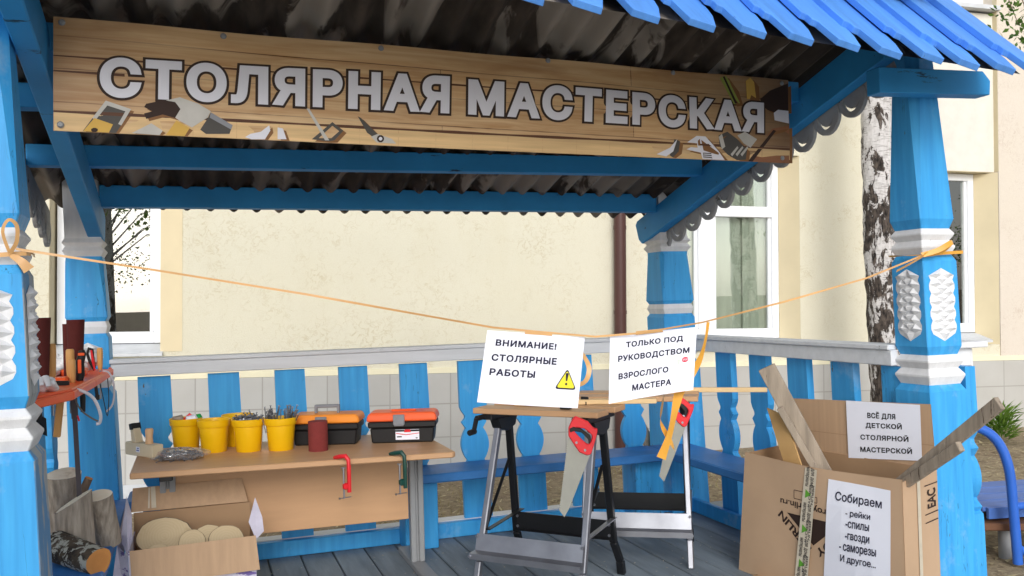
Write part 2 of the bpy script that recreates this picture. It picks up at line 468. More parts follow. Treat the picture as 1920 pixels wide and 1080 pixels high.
# ------------------------------------------------------------------ mesh helpers
class MB:
    def __init__(s):
        s.v, s.f, s.mi, s.mats = [], [], [], []
        s.cur = 0
    def m(s, material):
        if material not in s.mats:
            s.mats.append(material)
        s.cur = s.mats.index(material)
        return s
    def add(s, verts, faces):
        o = len(s.v)
        s.v += [Vector(p) for p in verts]
        for f in faces:
            s.f.append([o + i for i in f]); s.mi.append(s.cur)
        return s
    def box(s, c, d, rot=None, taper=1.0):
        """centre, full sizes, optional rotation matrix; taper scales the top"""
        x, y, z = d[0] / 2, d[1] / 2, d[2] / 2
        P = [(-x, -y, -z), (x, -y, -z), (x, y, -z), (-x, y, -z),
             (-x * taper, -y * taper, z), (x * taper, -y * taper, z), (x * taper, y * taper, z), (-x * taper, y * taper, z)]
        P = [Vector(p) for p in P]
        if rot is not None:
            P = [rot @ p for p in P]
        P = [p + Vector(c) for p in P]
        return s.add(P, [(0, 3, 2, 1), (4, 5, 6, 7), (0, 1, 5, 4), (1, 2, 6, 5), (2, 3, 7, 6), (3, 0, 4, 7)])
    def bb(s, a, b):
        c = [(a[i] + b[i]) / 2 for i in range(3)]
        return s.box(c, [abs(b[i] - a[i]) for i in range(3)])
    def bar(s, p, q, w, h, up=(0, 0, 1)):
        p, q = Vector(p), Vector(q)
        d = (q - p).normalized()
        u = Vector(up)
        sd = d.cross(u)
        if sd.length < 1e-4:
            sd = d.cross(Vector((1, 0, 0)))
        sd.normalize()
        u = sd.cross(d)
        P = []
        for e in (p, q):
            for a, b in ((-1, -1), (1, -1), (1, 1), (-1, 1)):
                P.append(e + sd * (a * w / 2) + u * (b * h / 2))
        return s.add(P, [(0, 3, 2, 1), (4, 5, 6, 7), (0, 1, 5, 4), (1, 2, 6, 5), (2, 3, 7, 6), (3, 0, 4, 7)])
    def tube(s, pts, r, n=8, cap=True):
        pts = [Vector(p) for p in pts]
        rr = r if isinstance(r, (list, tuple)) else [r] * len(pts)
        prev = None
        rings = []
        for i, p in enumerate(pts):
            if i == 0: d = pts[1] - p
            elif i == len(pts) - 1: d = p - pts[i - 1]
            else: d = (pts[i + 1] - p).normalized() + (p - pts[i - 1]).normalized()
            d.normalize()
            if prev is None:
                a = d.orthogonal().normalized()
            else:
                a = (prev - d * prev.dot(d)).normalized()
            prev = a
            b = d.cross(a)
            rings.append([p + (a * math.cos(t) + b * math.sin(t)) * rr[i] for t in [2 * math.pi * k / n for k in range(n)]])
        V = [q for rg in rings for q in rg]
        F = []
        for i in range(len(rings) - 1):
            for k in range(n):
                F.append((i * n + k, i * n + (k + 1) % n, (i + 1) * n + (k + 1) % n, (i + 1) * n + k))
        if cap:
            F.append(tuple(range(n - 1, -1, -1)))
            F.append(tuple((len(rings) - 1) * n + k for k in range(n)))
        return s.add(V, F)
    def lathe(s, prof, c=(0, 0, 0), n=24, close=False):
        V, F = [], []
        for r, z in prof:
            for k in range(n):
                t = 2 * math.pi * k / n
                V.append((c[0] + r * math.cos(t), c[1] + r * math.sin(t), c[2] + z))
        for i in range(len(prof) - 1):
            for k in range(n):
                F.append((i * n + k, i * n + (k + 1) % n, (i + 1) * n + (k + 1) % n, (i + 1) * n + k))
        F.append(tuple(range(n - 1, -1, -1)))
        if close:
            F.append(tuple((len(prof) - 1) * n + k for k in range(n)))
        return s.add(V, F)
    def prism(s, poly, f, d):
        """poly: 2D outline; f(u,v,w) maps to 3D; extruded w=0..d"""
        n = len(poly)
        V = [f(u, v, 0) for u, v in poly] + [f(u, v, d) for u, v in poly]
        F = [tuple(range(n)), tuple(range(2 * n - 1, n - 1, -1))]
        for i in range(n):
            j = (i + 1) % n
            F.append((i, i + n, j + n, j))
        return s.add(V, F)
    def ring(s, outer, inner, f, d):
        """outline with a hole, both lists of the same length"""
        n = len(outer)
        V = [f(u, v, 0) for u, v in outer] + [f(u, v, 0) for u, v in inner] + \
            [f(u, v, d) for u, v in outer] + [f(u, v, d) for u, v in inner]
        F = []
        for i in range(n):
            j = (i + 1) % n
            F += [(i, j, n + j, n + i), (2 * n + i, 3 * n + i, 3 * n + j, 2 * n + j),
                  (i, 2 * n + i, 2 * n + j, j), (n + i, n + j, 3 * n + j, 3 * n + i)]
        return s.add(V, F)
    def grid(s, f, nu, nv):
        V = [f(i / nu, j / nv) for j in range(nv + 1) for i in range(nu + 1)]
        F = []
        for j in range(nv):
            for i in range(nu):
                a = j * (nu + 1) + i
                F.append((a, a + 1, a + nu + 2, a + nu + 1))
        return s.add(V, F)
    def build(s, name, material=None, parent=None, bevel=0., smooth=False, shear=False, loc=None, fixn=True):
        if material is not None and not s.mats:
            s.mats = [material]
        me = bpy.data.meshes.new(name)
        vs = s.v
        if shear:
            vs = [Vector((p.x - .026 * (p.z - 1.0), p.y, p.z)) for p in vs]
        me.from_pydata([tuple(p) for p in vs], [], s.f)
        for mt in s.mats:
            me.materials.append(mt)
        for p, i in zip(me.polygons, s.mi):
            p.material_index = min(i, len(s.mats) - 1)
        bm = bmesh.new()
        bm.from_mesh(me)
        if fixn:
            bmesh.ops.recalc_face_normals(bm, faces=bm.faces)
        if bevel:
            es = [e for e in bm.edges if len(e.link_faces) == 2 and e.calc_face_angle(0) > .6]
            bmesh.ops.bevel(bm, geom=es, offset=bevel, segments=1, affect='EDGES', clamp_overlap=True)
        bm.to_mesh(me)
        bm.free()
        if smooth:
            for p in me.polygons:
                p.use_smooth = True
            try:
                me.set_sharp_from_angle(angle=R(40))
            except Exception:
                pass
        o = bpy.data.objects.new(name, me)
        COL.objects.link(o)
        if parent is not None:
            o.parent = parent
        if loc is not None:
            o.location = loc
        return o

def tag(o, label=None, cat=None, group=None, kind=None):
    if label: o['label'] = label
    if cat: o['category'] = cat
    if group: o['group'] = group
    if kind: o['kind'] = kind
    return o

def thing(name, label, cat, loc=(0, 0, 0), rz=0., group=None):
    o = bpy.data.objects.new(name, None)
    o.empty_display_size = .1
    COL.objects.link(o)
    o.location = loc
    o.rotation_euler = (0, 0, rz)
    return tag(o, label, cat, group)

def quad(P00, P10, P11, P01, bulge=0., wave=None):
    A, B, Cc, D = map(Vector, (P00, P10, P11, P01))
    n = (B - A).cross(D - A).normalized()
    def f(s, t, off=0.):
        p = A * (1 - s) * (1 - t) + B * s * (1 - t) + Cc * s * t + D * (1 - s) * t
        w = bulge * math.sin(math.pi * min(max(s, 0), 1)) + (wave(s, t) if wave else 0)
        return p + n * (w + off)
    return f

_tc = {}
def text_geo(body, bold=0., space=1.0, ref=None):
    """flat glyph mesh scaled to 0..1; bold grows the outlines by a mitred rim"""
    ref = bold if ref is None else ref
    key = (body, bold, space, ref)
    if key in _tc: return _tc[key]
    c = bpy.data.curves.new('tmp', 'FONT')
    c.body = body
    c.resolution_u = 6
    c.space_character = space
    o = bpy.data.objects.new('tmp', c)
    COL.objects.link(o)
    dg = bpy.context.evaluated_depsgraph_get()
    dg.update()
    oe = o.evaluated_get(dg)
    cu = oe.to_curve(dg)
    loops = []
    for sp in cu.splines:
        bp = sp.bezier_points
        pts = []
        for k in range(len(bp)):
            a, b = bp[k], bp[(k + 1) % len(bp)]
            straight = (a.handle_right - a.co).cross(b.co - a.co).length < 1e-6 and (b.handle_left - b.co).cross(b.co - a.co).length < 1e-6
            m = 1 if straight else 6
            for q in range(m):
                t = q / m
                p = a.co * (1 - t) ** 3 + a.handle_right * (3 * t * (1 - t) ** 2) + b.handle_left * (3 * t * t * (1 - t)) + b.co * t ** 3
                pts.append((p.x, p.y))
        loops.append(pts)
    oe.to_curve_clear()
    vin, ein = [], []
    for pts in loops:
        b0 = len(vin)
        vin += [Vector(p) for p in pts]
        ein += [(b0 + k, b0 + (k + 1) % len(pts)) for k in range(len(pts))]
    vo, eo, fo = delaunay_2d_cdt(vin, ein, [], 0, 1e-6)[:3]
    segs = [(vin[a], vin[b]) for a, b in ein]
    V = [(v.x, v.y, 0.) for v in vo]
    F = []
    for f in fo:
        cx = sum(V[k][0] for k in f) / 3; cy = sum(V[k][1] for k in f) / 3
        wnd = 0
        for p, q in segs:
            if (p.y > cy) != (q.y > cy) and p.x + (cy - p.y) / (q.y - p.y) * (q.x - p.x) > cx:
                wnd += 1 if q.y > p.y else -1
        if wnd:
            f = tuple(f)
            A = (V[f[1]][0] - V[f[0]][0]) * (V[f[2]][1] - V[f[0]][1]) - (V[f[2]][0] - V[f[0]][0]) * (V[f[1]][1] - V[f[0]][1])
            F.append(f if A > 0 else f[::-1])
    nxt = {}
    cnt = {}
    for f in F:
        for a, b in zip(f, f[1:] + f[:1]):
            cnt[(a, b)] = 1
    for a, b in cnt:
        if (b, a) not in cnt: nxt[a] = b
    bpy.data.objects.remove(o)
    bpy.data.curves.remove(c)
    us = [V[k] for f in F for k in f]
    x0, x1 = min(v[0] for v in us), max(v[0] for v in us)
    y1 = max(v[1] for v in us)
    if body.upper() == body and 'Ё' not in body and 'Й' not in body and y1 < .8:
        y1 = .7273
    if bold:
        prv = {b: a for a, b in nxt.items()}
        new = {}
        for b in nxt:
            if b not in prv: continue
            P, Q, S_ = Vector(V[prv[b]][:2]), Vector(V[b][:2]), Vector(V[nxt[b]][:2])
            d0, d1 = (Q - P), (S_ - Q)
            if d0.length < 1e-7 or d1.length < 1e-7: continue
            d0.normalize(); d1.normalize()
            n0, n1 = Vector((d0.y, -d0.x)), Vector((d1.y, -d1.x))
            m = n0 + n1
            if m.length < .2: m = n0
            m.normalize()
            k = bold / max(.62, m.dot(n0))
            new[b] = len(V)
            V.append((Q.x + m.x * k, Q.y + m.y * k, -8e-5))
        for a, b in nxt.items():
            if a in new and b in new:
                F.append((a, new[a], new[b], b))
    r = ref
    V = [((x - x0 + r) / (x1 - x0 + 2 * r), (y + r) / (y1 + 2 * r), z) for x, y, z in V]
    _tc[key] = (V, F)
    return _tc[key]

def text_on(mb, body, f, s0, t0, s1, t1, bold=.03, off=.001, space=1.0, ref=None, flip=False):
    vs, fs = text_geo(body, bold, space, ref)
    V = []
    for x, y, z in vs:
        if flip: x, y = 1 - x, 1 - y
        V.append(f(s0 + (s1 - s0) * x, t0 + (t1 - t0) * y, off + z))
    mb.add(V, fs)

def poly_on(mb, pts, f, off=.001):
    n = len(pts)
    mb.add([f(s, t, off) for s, t in pts], [tuple(range(n))])

def circ(cx, cy, rx, ry=None, n=20, a0=0.):
    ry = rx if ry is None else ry
    return [(cx + rx * math.cos(a0 + 2 * math.pi * k / n), cy + ry * math.sin(a0 + 2 * math.pi * k / n)) for k in range(n)]

#@@ SETTING
# ------------------------------------------------------------------ ground
GZ = -.3
g = MB()
g.grid(lambda s, t: (-150 + 300 * s, -150 + 300 * t, GZ), 2, 2)
tag(g.build('ground', m_ground), kind='structure')

g = MB()  # unseen pale paving, added to bounce light in under the pavilion roof
g.grid(lambda s, t: (-14 + 34 * s, -16 + 18.05 * t, GZ + .006), 2, 2)
tag(g.build('bounce_paving', mat("added pale bounce paving", '#b9b6ae', .9, .12, 2, bump=.2)), kind='structure')

# ------------------------------------------------------------------ school building (own leaning frame)
BM = Matrix(((.996, .086, .024, 0), (-.086, .996, -.007, 8.127), (-.024, .005, 1.0, -.3), (0, 0, 0, 1)))
bld = thing('school_building', 'cream stucco building with white windows and grey tiled plinth behind the pavilion', 'building')
bld.matrix_world = BM
X0, X1, ZT = -9.0, 17.0, 7.2
LW, RW, FW = (-1.17, -.31), (4.18, 5.752), (6.85, 8.165)
def wallbox(mb, x0, x1, z0, z1, y0=0., y1=.32):
    mb.bb((x0, y0, z0), (x1, y1, z1))
w = MB()
for a, b in ((X0, LW[0]), (LW[1], RW[0]), (RW[1], FW[0])):
    wallbox(w, a, b, .95, ZT)
wallbox(w, *LW, .95, 1.16); wallbox(w, *LW, 3.04, ZT)
wallbox(w, *RW, .95, 1.13); wallbox(w, *RW, 3.04, ZT)
wallbox(w, *FW, .95, 1.10)
w.build('wall', m_stucco, bld)
w = MB()
wallbox(w, FW[1], X1, .95, ZT, -.012, .32)
w.build('pilaster_wall', m_stucco2, bld)
w = MB()
wallbox(w, FW[0], FW[1] - .002, 2.96, 4.68, .05, .32)
w.build('spandrel', m_spandrel, bld)
w = MB()
w.bb((X0, -.03, -.3), (X1, .3, .925))
w.build('plinth', m_plinth, bld)
w = MB()
w.bb((X0, -.022, .927), (X1, .0, .975))
w.build('plinth_cap', mat("cream plinth cap", '#e6dfc2', .8, .05), bld)
w = MB(); w.bb((LW[1] - .002, -.004, 1.16), (-.138, .0, 3.2)); w.build('plaster_band', m_band, bld)
w = MB(); w.bb((LW[0] + .0, .002, 1.161), (LW[0] + .003, .3, 3.039)); w.build('plaster_reveal', m_reveal, bld)
w = MB(); w.prism([(RW[1], .002), (5.622, .182), (5.622, .3), (RW[1], .3)], lambda u, v, q: (u, v, 1.131 + q), 1.908); w.build('plaster_reveal', m_reveal, bld)
w = MB(); w.prism([(FW[1], .002), (8.012, .182), (8.012, .3), (FW[1], .3)], lambda u, v, q: (u, v, 1.101 + q), 1.85); w.build('plaster_reveal', m_reveal, bld)
w = MB(); w.bb((FW[0] + .003, .052, 2.955), (FW[1] - .004, .3, 2.96)); w.build('plaster_soffit', m_reveal, bld)
w = MB()
w.bb((FW[1] - .003, -.009, 2.962), (FW[1] - .0005, .05, 7.0))
w.build('plaster_edge', m_reveal, bld)

def window(x0, x1, z0, z1, verticals, transoms, name='window'):
    """frame in plane y=.18..24; verticals/transoms = list of centre, width"""
    fr = MB()
    y0, y1 = .18, .25
    fw = .075
    fr.bb((x0, y0, z0), (x0 + fw, y1, z1)); fr.bb((x1 - fw, y0, z0), (x1, y1, z1))
    fr.bb((x0 + fw, y0, z0), (x1 - fw, y1, z0 + fw * 1.3)); fr.bb((x0 + fw, y0, z1 - fw), (x1 - fw, y1, z1))
    for c, wd in verticals:
        fr.bb((c - wd / 2, y0 - .004, z0 + fw * 1.3), (c + wd / 2, y1, z1 - fw))
    for c, wd in transoms:
        fr.bb((x0 + fw, y0 - .002, c - wd / 2), (x1 - fw, y1 - .004, c + wd / 2))
    # sash profile inside each opening
    xs = [x0 + fw] + sum([[c - wd / 2, c + wd / 2] for c, wd in verticals], []) + [x1 - fw]
    for i in range(0, len(xs), 2):
        a, b = xs[i], xs[i + 1]
        for q0, q1 in ((a, a + .035), (b - .035, b)):
            fr.bb((q0, y0 + .018, z0 + fw * 1.3), (q1, y1 - .01, z1 - fw))
    o = fr.build(name, m_pvc, bld, bevel=.005)
    p = MB()
    p.bb((x0 + .02, .222, z0 + .02), (x1 - .02, .228, z1 - .02))
    p.build('pane', m_glass, o)
    s = MB()
    s.add([(x0 - .02, -.05, z0 - .075), (x1 + .02, -.05, z0 - .075), (x1 + .02, .2, z0 - .005), (x0 - .02, .2, z0 - .005),
           (x0 - .02, -.05, z0 - .10), (x1 + .02, -.05, z0 - .10), (x1 + .02, .2, z0 - .05), (x0 - .02, .2, z0 - .05)],
          [(0, 1, 2, 3), (4, 7, 6, 5), (0, 4, 5, 1), (1, 5, 6, 2), (3, 2, 6, 7), (0, 3, 7, 4)])
    s.build('sill', m_sill, o)
    r = MB()
    r.bb((x0 - .3, .34, z0 - .2), (x1 + .3, 3.0, z1 + .2))
    r.f = [f for i, f in enumerate(r.f) if i != 2]
    r.mi = r.mi[:5]
    r.build('room', m_room, o, fixn=False)
    return o
wL = window(LW[0] + .02, LW[1] - .002, 1.225, 3.03, [], [])
wR = window(RW[0] + .01, 5.62, 1.195, 3.03, [(4.805, .17)], [(2.48, .11)])
wF = window(FW[0] + .02, 8.01, 1.225, 2.95, [(7.35, .12)], [])
def curtain(o, x0, x1, z0, z1, dy=0.):
    c = MB()
    c.grid(lambda s, t: (x0 + (x1 - x0) * s, .266 + dy + .010 * math.sin(s * 34), z0 + (z1 - z0) * t), 80, 1)
    c.build('curtain', m_curtain, o, smooth=True)
curtain(wR, 4.2, 5.27, 1.1, 3.0, .03)
curtain(wR, 5.25, 5.7, 1.1, 3.0)
curtain(wF, 6.9, 8.1, 1.1, 3.0)
w = MB()
w.bb((FW[0], .18, 4.76), (FW[1], .25, 6.0)); u_ = w.build('window', m_pvc, bld)
w = MB()
w.bb((FW[0] - .02, -.05, 4.70), (FW[1] + .02, .2, 4.745)); w.build('sill', m_sill, u_)
w = MB()
w.bb((X0, .33, -.3), (X1, .36, .9)); w.bb((X0, 4, -.3), (X1, 4.2, ZT)); w.bb((X0, .33, ZT), (X1, 4.2, ZT + .2))
w.bb((X0 - .01, 0, -.3), (X0 + .2, 4, ZT)); w.bb((X1 - .2, .33, -.3), (X1, 4, ZT))
w.build('rear_shell', m_room, bld)
dp = MB()
dp.tube([(3.775, -.10, .02), (3.775, -.10, ZT)], .058, 16)
for z in (2.25, 1.45, 3.4, 2.72):
    dp.tube([(3.775, -.10, z), (3.775, -.10, z + .035)], .062, 16)
for z in (1.3, 4.2):
    dp.box((3.775, -.03, z), (.03, .08, .03))
dp.build('downpipe', m_brown, bld, smooth=True)

pv = MB()
pv.add([BM @ Vector(p) for p in ((X0, -.92, .035), (X1, -.70, .035), (X1, -.03, .06), (X0, -.03, .06), (X0, -.92, -.1), (X1, -.70, -.1))],
       [(0, 1, 2, 3), (4, 5, 1, 0)])
tag(pv.build('pavement', m_pave), kind='structure')

# litter on the soil
lt = MB()
def scatter(x0, x1, y0, y1, n, smin, smax):
    for _ in range(n):
        x, y = random.uniform(x0, x1), random.uniform(y0, y1)
        a = random.uniform(0, 6.28); L = random.uniform(smin, smax); wd = L * random.uniform(.12, .5)
        d = Vector((math.cos(a), math.sin(a), random.uniform(-.15, .35))); e = Vector((-d.y, d.x, random.uniform(-.2, .2)))
        p = Vector((x, y, GZ + .012))
        lt.add([p - e * wd * .5, p + d * L * .5 - e * wd * .2, p + d * L, p + e * wd * .5], [(0, 1, 2, 3)])
scatter(-1, 5.5, 4.8, 7.3, 5200, .02, .07)
scatter(3.3, 9, 2.6, 7.2, 5200, .02, .08)
tag(lt.build('leaf_litter', m_litter, fixn=False), 'dry leaves and twigs scattered over the bare soil', 'litter', kind='stuff')
gr = MB()
for _ in range(2600):
    x, y = random.uniform(-1, 5.4), random.uniform(5.0, 7.25)
    if math.sin(x * 2.1 + y * 1.7) + math.sin(x * 5.3 - y * 3.1) * .6 < .1: continue
    h = random.uniform(.03, .09); a = random.uniform(0, 6.28)
    d = Vector((math.cos(a) * .6, math.sin(a) * .6, 1)) * h
    p = Vector((x, y, GZ))
    gr.add([p, p + Vector((.006, 0, 0)), p + d], [(0, 1, 2)])
tag(gr.build('dry_grass', mk_leaf("dry grass", '#8a8058', '#b8ac7c'), fixn=False), 'sparse dry grass growing behind the pavilion', 'grass', kind='stuff')

# ------------------------------------------------------------------ trees
def leaf(mb, p, s, rnd):
    n = Vector((rnd.uniform(-1, 1), rnd.uniform(-1, 1), rnd.uniform(-.2, 1))).normalized()
    a = n.orthogonal().normalized()
    a = Matrix.Rotation(rnd.uniform(0, 6.28), 3, n) @ a
    b = n.cross(a)
    mb.add([p - a * s, p - b * s * .55 - a * s * .1, p + a * s, p + b * s * .55 - a * s * .1], [(0, 1, 2, 3)])

def trunk(mb, base, h, r0, r1, lean=(0, 0), n=14, seg=18, rough=.06, seed=1):
    rnd = random.Random(seed)
    V, F = [], []
    for i in range(seg + 1):
        t = i / seg
        c = Vector(base) + Vector((lean[0] * t + .03 * math.sin(t * 7 + seed), lean[1] * t + .02 * math.sin(t * 5), h * t))
        r = r0 + (r1 - r0) * t + r0 * .45 * math.exp(-t * h * 2.2)
        for k in range(n):
            a = 2 * math.pi * k / n
            q = r * (1 + rnd.uniform(-rough, rough))
            V.append(c + Vector((math.cos(a) * q, math.sin(a) * q, 0)))
    for i in range(seg):
        for k in range(n):
            F.append((i * n + k, i * n + (k + 1) % n, (i + 1) * n + (k + 1) % n, (i + 1) * n + k))
    mb.add(V, F)

bt = thing('birch_tree', 'birch with dark cracked bark standing between the building and the right front post', 'tree', (5.93, 6.55, GZ))
tk = MB()
trunk(tk, (0, 0, 0), 6.5, .155, .115, (-.12, .03), 22, 70, .07, 3)
tk.build('trunk', m_birch, bt, smooth=True)
cr = MB()
rnd = random.Random(5)
tw = MB()
for (x, y, z, n) in ((.42, -.95, 3.80, 26), (.58, -1.0, 3.78, 16), (.55, -.95, 3.60, 46), (.67, -1.0, 3.55, 30), (.62, -.9, 4.1, 60), (.2, -.4, 5.2, 260), (-.3, .3, 5.6, 260), (.5, .5, 5.9, 260), (0, -.6, 6.2, 240)):
    rr = .09 if n < 50 else (.2 if n < 100 else .8)
    tw.tube([(0, 0, 5.4), (x * .6, y * .6, max(z + .7, 5.2)), (x, y, z + rr)], [.03, .012, .003], 5)
    for _ in range(n):
        p = Vector((x + rnd.gauss(0, rr * .6), y + rnd.gauss(0, rr * .6), z + rnd.gauss(0, rr * .8)))
        leaf(cr, p, rnd.uniform(.022, .036), rnd)
c_ = cr.build('crown', m_leafd, bt, fixn=False)
tw.build('branch', m_barkd, bt)

def yard_tree(x, y, h, r, seed, label, big=1., zmin=.28, nb=34):
    rnd = random.Random(seed)
    t = thing('birch_tree', label, 'tree', (x, y, GZ), 0, 'yard trees mirrored in the windows')
    b = MB(); trunk(b, (0, 0, 0), h * .8, .19, .05, (rnd.uniform(-.4, .4), .1), 10, 14, .06, seed)
    c = MB()
    for _ in range(nb):
        a = rnd.uniform(0, 6.28); z = rnd.uniform(h * zmin, h); q = r * math.sqrt(rnd.uniform(.05, 1)) * (1.15 - .75 * max(0, z / h - .35))
        e = Vector((math.cos(a) * q, math.sin(a) * q, z))
        b.tube([(0, 0, z * .75), e * .55 + Vector((0, 0, z * .42)), e], [.028, .013, .004], 5)
        for _ in range(110):
            p = e + Vector((rnd.gauss(0, .36), rnd.gauss(0, .36), rnd.gauss(-.15, .36)))
            leaf(c, p, rnd.uniform(.03, .07) * big, rnd)
    b.build('trunk', m_birch, t, smooth=True)
    c.build('crown', m_leaf if seed % 2 else m_leafd, t, fixn=False)
yard_tree(-4.95, -8, 8.5, 2.3, 11, 'slender birch mirrored in the window left of the pavilion', 1.5, .40, 42)
yard_tree(-8.5, -13, 8, 3, 12, 'broad tree standing far behind the slender birch across the yard')
yard_tree(16.4, -8, 8, 2.6, 13, 'leafy tree mirrored in the middle of the right window')
yard_tree(23.4, -8, 9, 3.0, 14, 'tall leafy tree mirrored beside the right window jamb')
yard_tree(26, -9, 9, 3.4, 15, 'wide leafy tree at the far edge of the yard')
yard_tree(9.5, -14, 8, 3.2, 16, 'leafy tree far across the yard behind the photographer')

sh = thing('shrub', 'small green shrub with narrow leaves at the foot of the grey plinth', 'plant', (7.40, 6.75, GZ))
s_ = MB(); rnd = random.Random(8)
for _ in range(300):
    a = rnd.uniform(0, 6.28); q = rnd.uniform(0, .28)
    b0 = Vector((math.cos(a) * q * .4, math.sin(a) * q * .4, rnd.uniform(.02, .3)))
    d = Vector((math.cos(a) * .8, math.sin(a) * .8, rnd.uniform(.2, 1.2))).normalized() * rnd.uniform(.08, .2)
    e = d.cross(Vector((0, 0, 1))).normalized() * .012
    s_.add([b0, b0 + d * .5 + e, b0 + d + Vector((0, 0, -.02)), b0 + d * .5 - e], [(0, 1, 2, 3)])
s_.build('foliage', m_leaf, sh, fixn=False)
#@@ PAVILION
# ------------------------------------------------------------------ the pavilion
pav = thing('wooden_pavilion', 'blue and white carved wooden pavilion with corrugated roof, railings and deck', 'pavilion')

def zL(y): return 1.54 + .225 * (4.55 - y)      # underside of left rafter
def zR(y): return 1.54 + .28 * (4.60 - y)       # underside of right rafter
def zsheet(x, y):
    t = (x + .42) / 2.9
    return (zL(y) + .245) * (1 - t) + (zR(y) + .215) * t

fl = MB()
x = -.62
while x < 2.85:
    fl.bb((x, 2.15, -.035), (x + .147, 4.62, random.uniform(-.002, .0015)))
    x += .1545
fl.build('floor', m_floor, pav, bevel=.004)
jo = MB()
for y in (2.3, 3.3, 4.4):
    jo.bb((-.62, y, -.3), (2.84, y + .1, -.04))
jo.build('joist', m_oldwood, pav)

def loop(hw, c, ch):
    """chamfered square loop of 8 points at half width hw, chamfer ch"""
    k = hw - ch
    return [(c[0] - k, c[1] - hw), (c[0] + k, c[1] - hw), (c[0] + hw, c[1] - k), (c[0] + hw, c[1] + k),
            (c[0] + k, c[1] + hw), (c[0] - k, c[1] + hw), (c[0] - hw, c[1] + k), (c[0] - hw, c[1] - k)]

def post(cx, cy, prof, name='post'):
    """prof: (z, half width, chamfer, colour) from the top down; colour is of the band below"""
    mb = MB()
    for i in range(len(prof) - 1):
        z0, h0, c0, m0 = prof[i]
        z1, h1, c1, _ = prof[i + 1]
        mb.m({'b': m_blue, 'w': m_white}[m0])
        a = [(*p, z0) for p in loop(h0, (cx, cy), c0)]
        b = [(*p, z1) for p in loop(h1, (cx, cy), c1)]
        mb.add(a + b, [(k, 8 + k, 8 + (k + 1) % 8, (k + 1) % 8) for k in range(8)])
    mb.m(m_blue)
    mb.add([(*p, prof[0][0]) for p in loop(prof[0][1], (cx, cy), prof[0][2])], [tuple(range(8))])
    o = mb.build(name, None, pav, shear=True)
    return o

def front_prof(w=.083):
    e = .003
    return [(2.12, w * .82, w * .46, 'b'), (1.475, w * .99, w * .02 + .002, 'b'), (1.438, w * .84, e, 'w'), (1.42, w * .98, e, 'w'), (1.414, w * .98, e, 'w'),
            (1.393, w * .83, e, 'w'), (1.370, w * .99, e, 'w'), (1.364, w * .99, e, 'w'), (1.338, w * .85, e, 'b'), (1.312, w, e, 'b'),
            (.985, w * 1.02, e, 'b'), (.952, w * .88, e, 'w'), (.932, w * 1.06, e, 'w'), (.925, w * 1.06, e, 'w'), (.900, w * .88, e, 'w'), (.876, w * 1.08, e, 'w'), (.869, w * 1.08, e, 'w'),
            (.838, w * .92, e, 'b'), (.812, w * 1.10, e, 'b'), (0.0, w * 1.14, e, 'b'), (-.3, w * 1.14, e, 'b')]
def back_prof(w=.088):
    e = .003
    return [(1.82, w * .86, e, 'w'), (1.545, w * .86, e, 'w'), (1.525, w * 1.0, e, 'w'), (1.508, w * .85, e, 'w'), (1.488, w * 1.0, e, 'w'), (1.462, w * .84, e, 'b'), (1.44, w * .9, w * .22, 'b'),
            (1.185, w * 1.0, w * .03, 'b'), (1.165, w * .88, e, 'w'), (1.14, w * .98, e, 'w'), (1.11, w * .88, e, 'b'), (1.09, w, e, 'b'), (.955, w, e, 'b'), (.93, w * .86, e, 'w'),
            (.895, w * 1.06, e, 'w'), (.862, w * .88, e, 'b'), (.83, w * 1.1, e, 'b'), (0.0, w * 1.2, e, 'b'), (-.3, w * 1.2, e, 'b')]

def carving(o, cx, cy, w, face, z0=1.005, z1=1.285):
    """white relief of carved diamonds on one face of a post"""
    mb = MB()
    hw = .062
    n = 4
    H = (z1 - z0)
    def put(u, z, d):
        if face == 'front': return (cx + u, cy - w - d, z)
        if face == 'left': return (cx - w - d, cy + u, z)
        return (cx + w + d, cy + u, z)
    rows = n * 3 + 1
    zs = [z0 + .028 + (H - .056) * i / rows for i in range(rows + 1)]
    cols = (-1, -.5, 0, .5, 1)
    P = []
    for i, z in enumerate(zs):
        e = hw * (1 if i % 3 else .86)
        P += [put(c_ * e, z + (.006 if j % 2 else 0), .001 if abs(c_) == 1 else (.017 if (i + j) % 2 == 0 else .003)) for j, c_ in enumerate(cols)]
    F = []
    for i in range(rows):
        for j in range(4):
            a = i * 5 + j
            F += [(a, a + 1, a + 5), (a + 1, a + 6, a + 5)] if (i + j) % 2 == 0 else [(a, a + 1, a + 6), (a, a + 6, a + 5)]
    mb.add(P, F)
    for zc, zt, r0 in ((zs[0], z0, 0), (zs[-1], z1, rows)):
        row = P[r0 * 5:r0 * 5 + 5]
        mb.add(row + [put(0, zt, .001)], [(k, k + 1, 5) for k in range(4)])
    c = mb.build('carving', m_white, o, shear=True)
    return c

PR = (2.705, 2.795); PL = (-.513, 2.795)
pr = post(*PR, front_prof())
carving(pr, *PR, .084, 'front'); carving(pr, *PR, .084, 'left')
def mk_worn_shade():
    n = NT("peeling and shaded blue grey paint")
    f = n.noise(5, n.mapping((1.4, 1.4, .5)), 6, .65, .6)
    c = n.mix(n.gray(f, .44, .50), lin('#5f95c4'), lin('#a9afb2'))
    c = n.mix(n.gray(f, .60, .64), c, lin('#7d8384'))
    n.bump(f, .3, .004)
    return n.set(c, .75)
m_worn_shade = mk_worn_shade()
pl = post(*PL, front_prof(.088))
pl.data.materials.append(m_worn_shade)
for p in pl.data.polygons:  # right face: peeled paint, with grey-blue shade painted in on the lower post
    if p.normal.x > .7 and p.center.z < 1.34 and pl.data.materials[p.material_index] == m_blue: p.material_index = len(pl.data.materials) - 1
carving(pl, *PL, .089, 'front'); carving(pl, *PL, .089, 'right')
pbl = post(-.46, 4.58, back_prof())
